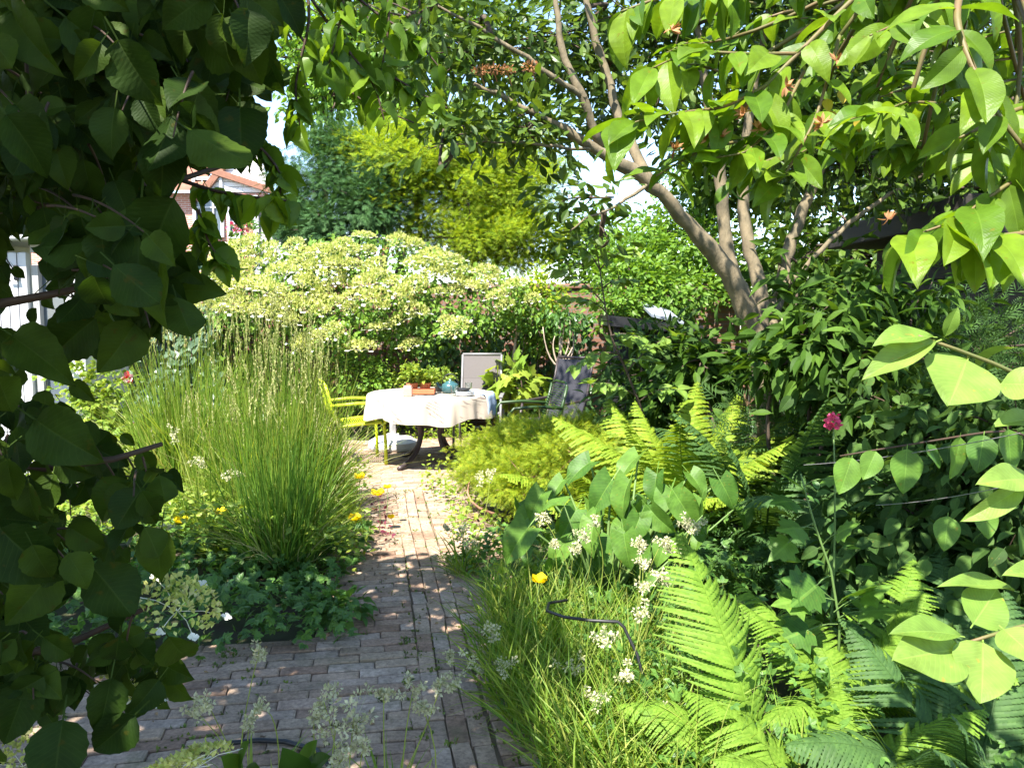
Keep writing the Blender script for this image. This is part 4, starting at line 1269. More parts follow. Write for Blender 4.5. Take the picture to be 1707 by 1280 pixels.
# sapling with big pale leaves in front of the charcoal chair
t0 = gnd(1098, 850); t0 = np.array([at(1095, 790, 5.6)[0], 5.6, 0])
sap = thing('sapling', 'young sapling with a thin dark leaning stem and soft pale green leaves', 'sapling', t0)
m_, f = MB(), MB()
stem = np.array([t0, at(1090, 770, 5.6), at(1072, 690, 5.6), at(1045, 620, 5.6), at(1022, 570, 5.6), at(1010, 520, 5.6), at(1000, 450, 5.6)])
m_.tube(stem, np.linspace(.014, .005, 7), 6)
br = [(at(1045, 620, 5.6), at(1120, 560, 5.4)), (at(1030, 590, 5.6), at(960, 610, 5.5)), (at(1018, 560, 5.6), at(1085, 575, 5.3)), (at(1010, 520, 5.6), at(955, 500, 5.6)), (at(1005, 480, 5.6), at(1060, 470, 5.6)), (at(1000, 450, 5.6), at(960, 410, 5.6)), (at(1000, 450, 5.6), at(985, 385, 5.6)), (at(1010, 510, 5.6), at(930, 450, 5.6)), (at(1060, 660, 5.6), at(985, 640, 5.4)), (at(1065, 670, 5.6), at(1130, 650, 5.4)), (at(1000, 450, 5.6), at(1050, 420, 5.6))]
for p, q in br:
    P_ = bez(p, q, (0, 0, .04), 8); m_.tube(P_, np.linspace(.006, .002, 8), 5)
    for u_ in np.linspace(.25, 1, 7):
        for s in (-1, 1):
            b_ = p + (q - p) * u_ + [0, 0, .15 * u_ * (1 - u_)]
            d = nrm(q - p) * .5 + np.cross(nrm(q - p), [0, 0, 1]) * s * .8 + [0, -.2, -.25] + rng.normal(size=3) * .25
            f.inst(T_MED, b_, d, rng.normal(size=3) * .3 + [0, -.35, 1], rng.uniform(.08, .15))
m_.build('stem', M['barkdark'], sap, t0, True)
f.build('foliage', M['pale'], sap, t0)

# feathery golden yew sprawling over the path edge
yb = np.array([at(880, 700, 5.9)[0], 5.9, 0])
shrub('golden_yew', 'sprawling feathery golden conifer spilling over the right side of the path', 'conifer', yb,
      [pc(885, 765, 6.1, .42, .4, .17, 50), pc(930, 750, 6.0, .5, .45, .22, 54), pc(835, 790, 5.9, .26, .3, .11, 30), pc(880, 800, 5.5, .45, .35, .2, 46), pc(960, 760, 5.5, .4, .35, .24, 36), pc(825, 750, 6.4, .24, .3, .10, 22), pc(900, 725, 6.5, .5, .4, .12, 34), pc(860, 722, 6.5, .25, .3, .08, 16), pc(1000, 725, 6.2, .4, .3, .16, 24), pc(790, 790, 6.0, .15, .2, .07, 9)],
      T_YEW, (.035, .075), M['yew'], M['brownwood'], sub=.06, per=100, droop=.15, up=.7, out=.8, brr=.014)

# ------------------------------------------------------------------ ferns
def frond_mesh(npin, plen, arch, teeth, seed):
    """one frond: rachis rising along +Y/+Z, pairs of toothed pinnae; unit length"""
    r_ = np.random.default_rng(seed)
    m_ = MB()
    t = np.linspace(0, 1, 40)
    ang = np.linspace(R(78), R(78 - arch), 40)
    dy, dz = np.cos(ang) / 39, np.sin(ang) / 39
    ry, rz = np.cumsum(dy), np.cumsum(dz)
    rx = (.05 + .04 * r_.random()) * np.sin(t * 3 + seed * 1.7) * t
    C_ = np.stack([rx, ry, rz], 1)
    m_.tube(C_[::3], np.linspace(.007, .0015, 14), 5, False)
    V, F, U = [], [], []
    T = nrm(np.gradient(C_, axis=0))
    tw_ = r_.normal(0, .12)
    for i in range(npin):
        u = .14 + .85 * (i + .5) / npin
        k = u * 39
        c = np.array([np.interp(k, np.arange(40), C_[:, j]) for j in range(3)])
        tg = nrm(np.array([np.interp(k, np.arange(40), T[:, j]) for j in range(3)]))
        nn = nrm(np.array([0, -tg[2], tg[1]]))
        L = plen * min(1, (u - .08) / .28) * (1 - max(0, (u - .42) / .58) ** 1.5) + .012
        pw = .85 / npin * .54
        L0 = L
        for s in (-1, 1):
            if r_.random() < .03: continue
            L = L0 * r_.uniform(.86, 1.08)
            x = np.array([s, 0, 0.])
            dr = nrm(x * (1 - .1 * u) + tg * (.22 + .35 * u) + nn * (r_.normal(.02, .12) + s * tw_ * u))
            across = nrm(tg - dr * np.dot(tg, dr))
            base = c + tg * (0.004 * s)
            nt_ = max(3, int(teeth * L / plen))
            for q in range(nt_):
                a0, a1 = q / nt_, (q + 1) / nt_
                def pt(a): return base + dr * (L * a) - nn * ((.28 + .5 * u) * L * a * a) + tg * (.12 * L * a * a)
                wdt = pw * (1 - a0 ** 2.2) * (1 - .1 * r_.random()) + .002
                p0, p1 = pt(a0), pt(a1)
                mid = pt(min(1.02, a0 * .25 + a1 * .75 + .4 / nt_))
                for sg in (-1, 1):
                    kk = len(V)
                    w1 = pw * (1 - a1 ** 2.2) + .001
                    V += [p0, p0 + across * sg * wdt * .62 - nn * wdt * .1, mid + across * sg * wdt - nn * wdt * .2, p1 + across * sg * w1 * .62 - nn * w1 * .1, p1]
                    U += [(.5, a0), (.8, a0), (1, a1), (.8, a1), (.5, a1)]
                    F.append((kk, kk + 1, kk + 2, kk + 3, kk + 4))
    m_.add(np.array(V), [np.array(F)], np.array(U))
    return m_
FR = {}
def fern(label, base, fronds, mat, hero=False, group='ferns'):
    """fronds: (azimuth deg, lean deg, length, variant)"""
    t = thing('fern', label, 'fern', base, 0, group)
    for az, lean, L, v in fronds:
        key = (mat, hero, v)
        key = key + (int(rng.integers(0, 2)),)
        if key not in FR:
            mb_ = frond_mesh(36 if hero else 32, .24 if hero else .19, (52, 34, 75)[v], 16 if hero else 9, v + (10 if hero else 0) + 31 * key[-1])
            o = mb_.build('frond', M[mat])
            o.parent = t
            FR[key] = o
        else:
            o = FR[key].copy()
            C.objects.link(o)
            o.parent = t
        o.location = (0, 0, 0)
        o.scale = (L, L, L)
        o.rotation_mode = 'XYZ'
        o.rotation_euler = (R(-lean), R(rng.uniform(-10, 10)), R(-az))
    return t
def ring(n, L, lean, start=0, jl=.15):
    return [(start + i * 360 / n + rng.normal(0, 10), lean + rng.normal(0, 6), L * rng.uniform(1 - jl, 1 + jl), int(rng.integers(0, 3))) for i in range(n)]
g0 = np.array([at(1150, 700, 5.0)[0], 5.0, .02])
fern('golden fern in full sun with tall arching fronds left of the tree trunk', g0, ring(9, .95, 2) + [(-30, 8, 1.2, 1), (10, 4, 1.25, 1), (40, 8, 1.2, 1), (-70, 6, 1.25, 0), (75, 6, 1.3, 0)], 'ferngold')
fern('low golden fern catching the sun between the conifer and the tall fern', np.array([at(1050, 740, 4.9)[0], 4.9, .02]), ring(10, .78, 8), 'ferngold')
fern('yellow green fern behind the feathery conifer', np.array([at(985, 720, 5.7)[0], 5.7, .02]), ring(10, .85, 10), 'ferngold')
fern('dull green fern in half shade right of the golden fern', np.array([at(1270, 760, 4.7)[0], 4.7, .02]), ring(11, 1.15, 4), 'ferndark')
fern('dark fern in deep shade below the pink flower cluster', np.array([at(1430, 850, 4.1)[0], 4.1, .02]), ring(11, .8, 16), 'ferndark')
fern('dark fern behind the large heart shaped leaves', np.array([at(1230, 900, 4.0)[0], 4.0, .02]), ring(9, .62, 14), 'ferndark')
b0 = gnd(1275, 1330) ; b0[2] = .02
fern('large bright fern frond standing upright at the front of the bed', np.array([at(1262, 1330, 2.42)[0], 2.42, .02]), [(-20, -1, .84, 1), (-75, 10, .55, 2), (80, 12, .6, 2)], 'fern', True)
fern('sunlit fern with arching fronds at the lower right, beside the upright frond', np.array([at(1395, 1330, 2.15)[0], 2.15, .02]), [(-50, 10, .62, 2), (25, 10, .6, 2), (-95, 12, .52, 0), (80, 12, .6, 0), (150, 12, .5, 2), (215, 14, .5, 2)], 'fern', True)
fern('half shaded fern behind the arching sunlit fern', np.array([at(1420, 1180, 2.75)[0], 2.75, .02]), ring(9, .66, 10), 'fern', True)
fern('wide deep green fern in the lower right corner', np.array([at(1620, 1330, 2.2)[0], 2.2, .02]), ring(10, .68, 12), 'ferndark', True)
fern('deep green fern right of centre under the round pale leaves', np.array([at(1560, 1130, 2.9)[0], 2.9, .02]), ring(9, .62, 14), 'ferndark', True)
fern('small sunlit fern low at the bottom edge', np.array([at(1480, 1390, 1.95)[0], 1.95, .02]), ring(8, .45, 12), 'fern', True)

# ------------------------------------------------------------------ plant with big heart leaves
hbse = np.array([at(1010, 960, 3.9)[0], 3.9, 0])
hp_ = thing('heart_leaved_plant', 'tall plant with very large heart shaped green leaves beside the path', 'plant', hbse)
f, m_ = MB(), MB()
hl = [(905, 820, 850, 900, 4.0, .20), (940, 800, 905, 830, 4.1, .19), (880, 880, 815, 960, 3.75, .22), (985, 770, 930, 800, 4.2, .22), (1020, 800, 985, 850, 4.0, .22), (1050, 800, 1010, 880, 3.9, .24), (1095, 790, 1080, 855, 4.0, .22),
      (1120, 815, 1110, 840, 3.95, .22), (1130, 830, 1180, 905, 3.8, .22), (1040, 890, 1050, 960, 3.6, .20), (960, 850, 930, 905, 3.8, .2), (1170, 830, 1150, 880, 4.0, .2), (1085, 850, 1130, 905, 3.7, .22), (900, 850, 860, 870, 4.1, .2), (1150, 790, 1190, 830, 4.2, .2), (990, 870, 975, 930, 3.7, .19), (1065, 760, 1020, 790, 4.3, .22), (945, 900, 900, 960, 3.8, .18), (1200, 800, 1230, 850, 4.2, .18), (1110, 900, 1090, 950, 3.7, .18)]
for bx_, by_, tx_, ty_, Yc, L in hl:
    p = at(bx_, by_, Yc); q = at(tx_, ty_, Yc - .10)
    f.inst(T_HEART, p, q - p, np.array([-.15, -.55, .9]) + rng.normal(size=3) * .3, L * rng.uniform(.75, 1.05))
    m_.tube(bez(hbse + rng.normal(size=3) * [.06, .06, 0], p + [0, .02, -.01], (0, 0, .06), 8), np.linspace(.011, .005, 8), 6)
for i in range(44):
    p = hbse + np.array([rng.normal(0, .28), rng.normal(.1, .2), rng.uniform(.2, .72)])
    f.inst(T_HEART, p, rng.normal(size=3) * .6 + [0, -.5, -.9], rng.normal(size=3) * .4 + [0, -.4, 1], rng.uniform(.08, .17))
    m_.tube(bez(hbse, p, n=6), np.linspace(.009, .004, 6), 5)
f.build('foliage', M['heart'], hp_, hbse)
m_.build('stems', M['stem'], hp_, hbse, True)

# ------------------------------------------------------------------ tall grass clumps in the left bed
def blades(f, base, n, rad, h, tpl, lean=.35, wdt=1.0, jit=.15):
    a, r = rng.uniform(0, 2 * math.pi, n), rng.random(n) ** .6 * rad
    pos = base + np.stack([r * np.cos(a), r * np.sin(a), 0 * r], 1)
    d = np.stack([np.cos(a) * lean * rng.random(n), np.sin(a) * lean * rng.random(n), np.ones(n)], 1) + rng.normal(size=(n, 3)) * [jit, jit, 0]
    nn = np.stack([-np.cos(a), -np.sin(a), .3 + 0 * a], 1) + rng.normal(size=(n, 3)) * .4
    s = h * rng.uniform(.55, 1.05, n)
    f.inst(tpl, pos, d, nn, s, np.full(n, h * wdt) * rng.uniform(.7, 1.3, n))
def tall_grass(label, px, Yc, h, nb, rad, mat, stems=60, lean=.3):
    b0 = np.array([at(px, 0, Yc)[0], Yc, 0])
    t = thing('tall_grass', label, 'grass', b0, 0, 'clumps of tall ornamental grass')
    f = MB()
    blades(f, b0, int(nb * .62), rad, h * .95, T_BLADEU, lean * .18, .34, .09)
    blades(f, b0, int(nb * .22), rad, h * .8, T_BLADE, lean * .55, .34, .2)
    blades(f, b0, int(nb * .3), rad, h * .45, T_BLADE, lean * 1.6, .4, .25)
    f.build('blades', M[mat], t, b0)
    f = MB(); blades(f, b0, int(nb * .16), rad, h * .7, T_BLADE, lean * .9, .3, .3); f.build('straw', M['seed'], t, b0)
    st, sd = MB(), MB()
    for i in range(stems):
        a, r = rng.uniform(0, 6.28), rng.random() * rad
        p = b0 + np.array([r * math.cos(a), r * math.sin(a), 0])
        hh = h * rng.uniform(.85, 1.18)
        q = p + np.array([math.cos(a) * .12, math.sin(a) * .12, 0]) * rng.random() + np.array([rng.normal(0, .05), rng.normal(0, .05), hh])
        bow = np.array([rng.normal(0, .03), rng.normal(0, .03), 0])
        st.tube(bez(p, q, bow, 6), np.linspace(.0017, .0010, 6), 4, False)
        dd = nrm(q - p + [rng.normal(0, .12), rng.normal(0, .12), 0])
        k = 26
        tt = rng.uniform(-.02, .14, k)
        sd.inst(T_SMALL, q + dd * tt[:, None], dd + rng.normal(size=(k, 3)) * .22, rdir(k), rng.uniform(.015, .028, k), .012)
    st.build('stalks', M['grass'], t, b0)
    sd.build('seed_heads', M['seed'], t, b0)
    return t
tall_grass('dense clump of tall blue green grass at the corner of the left bed', 450, 4.75, 1.0, 560, .23, 'grassdark', 50)
tall_grass('tall upright grass with pale seed heads right behind the blue green clump', 430, 5.5, 1.36, 520, .32, 'grass', 90)
tall_grass('tall pale arching grass at the back left of the bed', 290, 6.3, 1.42, 800, .34, 'grasspale', 80, .4)
tall_grass('sunlit airy grass next to the lime chair', 495, 6.0, 1.2, 560, .22, 'grasspale', 80)
tall_grass('low sunlit tuft of grass in the middle of the left bed', 345, 5.3, .8, 420, .3, 'grass', 40)
tall_grass('wispy fringe of grass in front of the lime chair', 535, 5.6, .62, 320, .16, 'grass', 30)

# ------------------------------------------------------------------ ground cover of the beds
def carpet(name, label, cat, region, n, tpl, size, mat, hfun, up=1.2, seed=0, stemmat=None):
    """region(x, y) -> bool over the ground; leaves held at uneven heights"""
    x, y = rng.uniform(-5, 5.5, n * 6), rng.uniform(1.6, 10.5, n * 6)
    k = region(x, y)
    x, y = x[k][:n], y[k][:n]
    m = len(x)
    h = hfun(x, y) * (rng.random(m) ** .55)
    f = MB()
    f.inst(tpl, np.stack([x, y, h + .015], 1), rdir(m, (0, 0, .05)) * [1, 1, .5], rdir(m, (0, -.25, up)), rng.uniform(size[0], size[1], m))
    return tag(f.build(name, M[mat]), label, cat, kind='stuff')
def left_bed(x, y):
    u, v = uv_of(x, y)
    return (v > -.07 + .05 * np.sin(u * 4)) & (u < -.42 - .08 * np.sin(v * 3.1) + .0 * v) & (v < 3.4) | (v >= 3.4) & (v < 6) & (u < -1.35)
def right_bed(x, y):
    u, v = uv_of(x, y)
    return (u > .20 + .06 * np.sin(v * 3.3 + .6) - .06 * np.clip(v - 1, 0, 1)) & (v < 3.6) | (u > 1.5) & (v >= 3.6)
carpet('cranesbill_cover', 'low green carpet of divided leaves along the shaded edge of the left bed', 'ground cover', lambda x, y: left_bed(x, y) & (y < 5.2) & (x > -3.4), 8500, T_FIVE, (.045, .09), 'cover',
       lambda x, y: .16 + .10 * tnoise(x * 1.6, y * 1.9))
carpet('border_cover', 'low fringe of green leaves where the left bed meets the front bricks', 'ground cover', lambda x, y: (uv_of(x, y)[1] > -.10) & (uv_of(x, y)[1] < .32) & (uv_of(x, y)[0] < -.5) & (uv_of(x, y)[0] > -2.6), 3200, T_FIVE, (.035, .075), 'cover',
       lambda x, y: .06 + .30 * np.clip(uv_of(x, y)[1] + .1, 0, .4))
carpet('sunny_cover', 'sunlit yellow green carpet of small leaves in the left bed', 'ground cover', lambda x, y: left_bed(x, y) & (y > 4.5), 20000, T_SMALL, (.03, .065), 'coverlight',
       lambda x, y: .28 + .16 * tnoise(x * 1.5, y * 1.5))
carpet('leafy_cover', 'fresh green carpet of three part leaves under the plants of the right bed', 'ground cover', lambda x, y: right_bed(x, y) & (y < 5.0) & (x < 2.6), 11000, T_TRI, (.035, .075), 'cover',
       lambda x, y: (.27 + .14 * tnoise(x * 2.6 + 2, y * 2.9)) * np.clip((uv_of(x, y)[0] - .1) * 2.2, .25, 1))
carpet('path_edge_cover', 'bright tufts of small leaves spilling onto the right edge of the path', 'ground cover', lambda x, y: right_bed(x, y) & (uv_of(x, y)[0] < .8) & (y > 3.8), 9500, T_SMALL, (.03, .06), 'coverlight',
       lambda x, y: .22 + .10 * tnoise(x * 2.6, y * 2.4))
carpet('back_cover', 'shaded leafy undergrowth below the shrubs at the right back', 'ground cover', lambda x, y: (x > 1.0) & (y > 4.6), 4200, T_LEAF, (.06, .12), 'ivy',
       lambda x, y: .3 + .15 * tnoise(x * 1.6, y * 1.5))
f = MB()
n = 3300
x, y = rng.uniform(-.6, 1.6, n * 5), rng.uniform(2.2, 5.2, n * 5)
u, v = uv_of(x, y)
k = right_bed(x, y) & (u < 1.25) & (y < 4.1 + .3 * np.sin(x * 7)) & (tnoise(x * 2.2 + 5, y * 2) > -.35) & (rng.random(n * 5) < np.clip(1.5 - u, .15, 1))
x, y = x[k][:n], y[k][:n]
m = len(x)
d = np.stack([rng.normal(-.12, .3, m), rng.normal(-.1, .25, m), np.ones(m)], 1)
f.inst(T_BLADE, np.stack([x, y, 0 * x], 1), d, rng.normal(size=(m, 3)) + [0, 0, .2], rng.uniform(.18, .48, m), rng.uniform(.14, .26, m))
tag(f.build('grass', M['grass']), 'unmown fine grass blades in the right bed beside the brick path', 'grass', kind='stuff')
# one leafy low plant with round leaves where the left bed meets the path
t = thing('low_leafy_plant', 'low clump of oval green leaves at the corner of the left bed on the bricks', 'plant', gnd(560, 1040))
f = MB(); q, d = blob(120, np.array(t.location) + [0, .05, .07], (.17, .14, .07)); f.inst(T_MED, q, d * .6 + [0, -.3, 0] + rng.normal(size=(120, 3)) * .3, rdir(120, (0, 0, 1.6)), rng.uniform(.05, .085, 120)); f.build('foliage', M['cover'], t, t.location)
t = thing('purple_leaved_plant', 'small plant with purple red leaves at the sunny left edge of the path', 'plant', gnd(640, 900))
f = MB()
for a_, b_ in ((650, 885), (640, 860), (655, 905), (634, 845)):
    q, d = blob(8, gnd(a_, b_) + [-.03, 0, .04], (.04, .05, .04)); f.inst(T_LEAF, q, d + [0, -.3, .2], rdir(8, (0, 0, 1)), rng.uniform(.03, .055, 8))
f.build('foliage', M['purpleleaf'], t, t.location)

# ------------------------------------------------------------------ flowers
def poppy(px, py, Yc, lbl, r=.036, tilt=0.0):
    c = at(px, py, Yc)
    b0 = np.array([c[0] + rng.normal(0, .03), c[1] + rng.normal(0, .03), 0])
    t = thing('poppy', lbl, 'flower', b0, 0, 'yellow poppies')
    m_ = MB(); m_.tube(bez(b0, c, rng.normal(size=3) * .02, 6), np.linspace(.003, .002, 6), 5); m_.build('stem', M['stem'], t, b0, True)
    f = MB()
    for j in range(5):
        a = j * 2 * math.pi / 5 + rng.normal(0, .15)
        f.inst(T_PET, c, (math.cos(a), math.sin(a) - .15, .75), (-math.cos(a), -math.sin(a), .8), r * 1.5)
    f.build('petals', M['yellow'], t, b0)
T_PET = leaf_tpl(5, 1.05, 'obov', -.10, -.15, 4)
poppy(600, 798, 5.6, 'yellow poppy highest above the path near the lime chair')
poppy(630, 826, 5.5, 'yellow poppy leaning over the bricks at the left edge of the path, largest there', .042)
poppy(646, 814, 5.7, 'small yellow poppy furthest out over the bricks', .026)
poppy(592, 868, 5.2, 'orange yellow poppy low among the left border leaves', .04)
poppy(652, 864, 5.6, 'small yellow poppy beside the purple leaves at the path edge', .024)
poppy(366, 858, 4.9, 'yellow poppy to the left of the blue green grass clump', .04)
poppy(302, 872, 5.0, 'orange yellow poppy deep in the sunlit left bed', .04)
poppy(900, 971, 3.4, 'round yellow poppy standing among the grasses of the right bed', .032)
def flower_ball(name, lbl, cat, px, py, Yc, rad, n, mat, size):
    c = at(px, py, Yc)
    b0 = np.array([c[0] + .03, c[1] + .05, 0])
    t = thing(name, lbl, cat, b0)
    m_ = MB(); m_.tube(bez(b0, c, (.02, 0, 0), 6), np.linspace(.006, .003, 6), 5); m_.build('stem', M['stem'], t, b0, True)
    f = MB(); q, d = blob(n, c, (rad, rad, rad * .75)); f.inst(T_ROUND, q, d + rng.normal(size=(n, 3)) * .5, d, rng.uniform(*size, n)); f.build('flower_head', M[mat], t, b0)
    f = MB(); q, d = blob(30, b0 * .55 + c * .45, (.12, .12, c[2] * .35)); f.inst(T_MED, q, d, rdir(30, (0, 0, 1.2)), rng.uniform(.05, .09, 30)); f.build('foliage', M['cover'], t, b0)
flower_ball('pink_flower', 'rounded pink flower cluster glowing in the dark shade of the right bed', 'flower', 1389, 702, 3.15, .033, 60, 'pink', (.015, .025))
flower_ball('red_flower', 'single red flower behind the pale grass at the left', 'flower', 214, 630, 6.9, .04, 30, 'red', (.03, .05))
bush('border_plant', 'pale green bushy border plant in front of the white garden house', 'plant', 160, 670, 6.9, .35, .3, .38, 40, T_FIVE, (.05, .09), M['coverlight'], per=18, brr=.008)
bush('border_plant', 'low pale green border plant right of the red flower', 'plant', 205, 740, 6.5, .3, .3, .22, 24, T_FIVE, (.05, .09), M['coverlight'], per=18, brr=.008)

def rush(lbl, px, Yc, stalks, blades_n=60, hb=.3):
    """woodrush: grassy tuft, thin stalks each ending in a fluffy pale cluster.  stalks: (px, py, Y, size)"""
    b0 = np.array([at(px, 0, Yc)[0], Yc, 0])
    t = thing('woodrush', lbl, 'flowering grass', b0, 0, 'white woodrush tufts')
    f = MB(); blades(f, b0, blades_n, .08, hb, T_BLADE, .8, .9, .3); f.build('blades', M['grass'], t, b0)
    for (sx_, sy_, sY, sz) in stalks:
        c = at(sx_, sy_, sY)
        m_ = MB(); m_.tube(bez(b0 + rng.normal(size=3) * [.03, .03, 0], c, rng.normal(size=3) * .04 + [0, 0, .03], 9), np.linspace(.0026, .0014, 9), 4, False)
        m_.build('stalk', M['grasspale'], t, b0)
        f = MB()
        for i in range(7):
            e = c + rng.normal(size=3) * sz * [.6, .6, .55]
            f.tube([c - [0, 0, sz * .5], e], .0008, 3, False)
            k = 20
            q, d = blob(k, e, (sz * .32,) * 3)
            f.inst(T_SMALL, q, d + rng.normal(size=(k, 3)) * .4, rdir(k), rng.uniform(.009, .017, k))
        f.build('flower_cluster', M['rush'], t, b0)
rush('woodrush with pale tufts in front of the heart shaped leaves', 960, 3.55, [(905, 862, 3.5, .03), (972, 893, 3.5, .04), (990, 872, 3.55, .03), (925, 905, 3.45, .03), (958, 912, 3.4, .03)])
rush('woodrush with cream tufts on arching stalks left of the upright fern', 1075, 3.1, [(1150, 883, 3.15, .035), (1105, 900, 3.1, .03), (1125, 915, 3.1, .03), (1068, 905, 3.1, .03), (1072, 935, 3.05, .03), (1082, 970, 2.95, .045), (1108, 965, 3.0, .035), (1158, 878, 3.1, .03)])
rush('woodrush with the fluffiest cream tuft low in the right bed', 985, 2.62, [(992, 1165, 2.55, .045), (1012, 1065, 2.7, .04), (1075, 1015, 2.8, .03), (1045, 1120, 2.6, .03), (1088, 1180, 2.5, .03)])
rush('woodrush with green white tufts hanging over the brick edge', 870, 2.95, [(835, 1110, 2.85, .04), (822, 1050, 3.0, .035), (785, 1105, 2.9, .03), (960, 1110, 2.75, .04), (760, 1140, 2.75, .025), (750, 1095, 2.8, .02)])
rush('woodrush leaning across the bricks from the bottom of the picture', 640, 2.25, [(690, 1142, 2.3, .025), (705, 1180, 2.25, .025), (735, 1140, 2.3, .02), (640, 1158, 2.3, .02)], 30)
rush('woodrush with two large cream tufts at the bottom beside the bricks', 545, 2.05, [(540, 1170, 2.05, .04), (590, 1195, 2.0, .045), (560, 1210, 2.0, .035), (605, 1240, 1.95, .03), (525, 1190, 2.05, .025), (570, 1265, 1.9, .03)], 40)
rush('woodrush on one tall stalk rising over the bricks at the left', 400, 2.3, [(432, 1085, 2.35, .03), (345, 1170, 2.3, .03), (320, 1180, 2.3, .025), (435, 1180, 2.3, .02), (415, 1205, 2.25, .02)], 30)
rush('woodrush with pale sunny tufts at the path edge below the feathery conifer', 770, 4.6, [(770, 885, 4.6, .045), (785, 905, 4.55, .035), (800, 800, 5.0, .04), (815, 790, 5.0, .03), (745, 880, 4.6, .025)])
rush('woodrush with small tufts among the tall pale grass', 330, 4.9, [(335, 770, 4.9, .045), (290, 725, 5.2, .05), (390, 790, 4.8, .04), (280, 880, 4.6, .03)])
# lobed seedling rising against the dark shade
t0 = np.array([at(1398, 1060, 2.95)[0], 2.95, 0])
t = thing('lobed_plant', 'tall thin stemmed plant with lobed maple like leaves in front of the dark shade', 'plant', t0)
m_, f = MB(), MB()
P_ = [t0, at(1400, 1040, 2.95), at(1385, 950, 2.95), at(1360, 880, 2.95), at(1345, 830, 2.95), at(1335, 790, 3.0)]
m_.tube(P_, np.linspace(.006, .003, 6), 6)
for bx_, by_, tx_, ty_, s in ((1362, 885, 1310, 875, .14), (1358, 870, 1275, 935, .12), (1350, 840, 1295, 830, .13), (1345, 830, 1320, 790, .12), (1340, 810, 1405, 790, .12), (1385, 960, 1340, 990, .16), (1390, 1000, 1310, 960, .15), (1395, 1010, 1440, 975, .15), (1392, 1000, 1290, 1000, .15), (1398, 1040, 1300, 1060, .15), (1370, 910, 1420, 870, .11), (1398, 1030, 1470, 1010, .14), (1390, 1020, 1480, 970, .13)):
    p, q = at(bx_, by_, 2.95), at(tx_, ty_, 2.85)
    f.inst(T_LOBE, p + (q - p) * .5, q - p + [0, 0, -.02], np.array([.1, -.6, 1]) + rng.normal(size=3) * .2, s)
    m_.tube(bez(p, p + (q - p) * .55, (0, 0, .01), 4), .0022, 4, False)
m_.build('stem', M['stem'], t, t0, True); f.build('foliage', M['heart'], t, t0)

# ------------------------------------------------------------------ shrubs in the shade at the right
lb = np.array([at(1330, 700, 5.0)[0], 5.0, 0])
shrub('laurel', 'glossy cherry laurel in front of the forked trunk', 'laurel', lb, [pc(1345, 550, 5.0, .36, .35, .2, 20), pc(1300, 610, 4.9, .25, .3, .16, 10), pc(1400, 500, 5.1, .4, .4, .22, 10), pc(1330, 440, 5.9, .4, .3, .22, 10), pc(1420, 600, 4.8, .5, .4, .3, 24), pc(1170, 600, 6.1, .3, .3, .2, 14), pc(1130, 650, 6.2, .35, .3, .2, 14), pc(1520, 510, 5.1, .6, .4, .3, 12)],
      T_LAUR, (.12, .20), M['laurel'], M['barkdark'], sub=.11, per=15, droop=.3, up=.8, out=.5, brr=.02)
lb = np.array([at(1180, 640, 6.6)[0], 6.6, 0])
shrub('dark_rhododendron', 'dark leaved shrub in front of the black shelter roof', 'shrub', lb, [pc(1130, 575, 6.6, .4, .35, .18, 20), pc(1070, 610, 6.8, .3, .3, .2, 14), pc(1170, 620, 6.4, .45, .4, .3, 26), pc(1090, 670, 6.4, .45, .4, .2, 24)],
      T_LAUR, (.11, .17), M['dark'], M['barkdark'], sub=.11, per=16, droop=.25, up=.8, out=.5, brr=.018)
lb = np.array([at(1560, 900, 3.7)[0], 3.7, 0])
shrub('dogwood', 'shaded dogwood with drooping deeply veined leaves at the right', 'shrub', lb, [pc(1560, 870, 3.7, .42, .3, .22, 34), pc(1660, 830, 3.6, .4, .3, .3, 34), pc(1480, 920, 3.6, .3, .3, .16, 20), pc(1600, 960, 3.5, .42, .3, .18, 26), pc(1680, 720, 3.8, .4, .3, .3, 28), pc(1560, 720, 4.2, .45, .3, .3, 28), pc(1440, 660, 4.6, .3, .3, .3, 18), pc(1700, 930, 3.2, .3, .3, .25, 20)],
      leaf_tpl(8, .55, 'ovate', .12, .3, 4, pet=.12), (.08, .13), M['dark'], M['twig'], sub=.11, per=14, droop=.75, up=.5, out=.4, brr=.014)
lb = np.array([at(1620, 620, 5.2)[0], 5.2, 0])
shrub('yew_hedge', 'dark clipped evergreen hedge closing the right side under the shed', 'hedge', lb, [pc(1600, 600, 5.3, .9, .35, .5, 70), pc(1450, 700, 5.2, .6, .35, .5, 46), pc(1680, 780, 4.9, .8, .35, .5, 50), pc(1340, 760, 5.3, .5, .3, .4, 30)], T_YEW, (.10, .2), M['ferndark'], M['barkdark'], sub=.17, per=26, droop=.1, up=.5, out=.6, brr=.02)

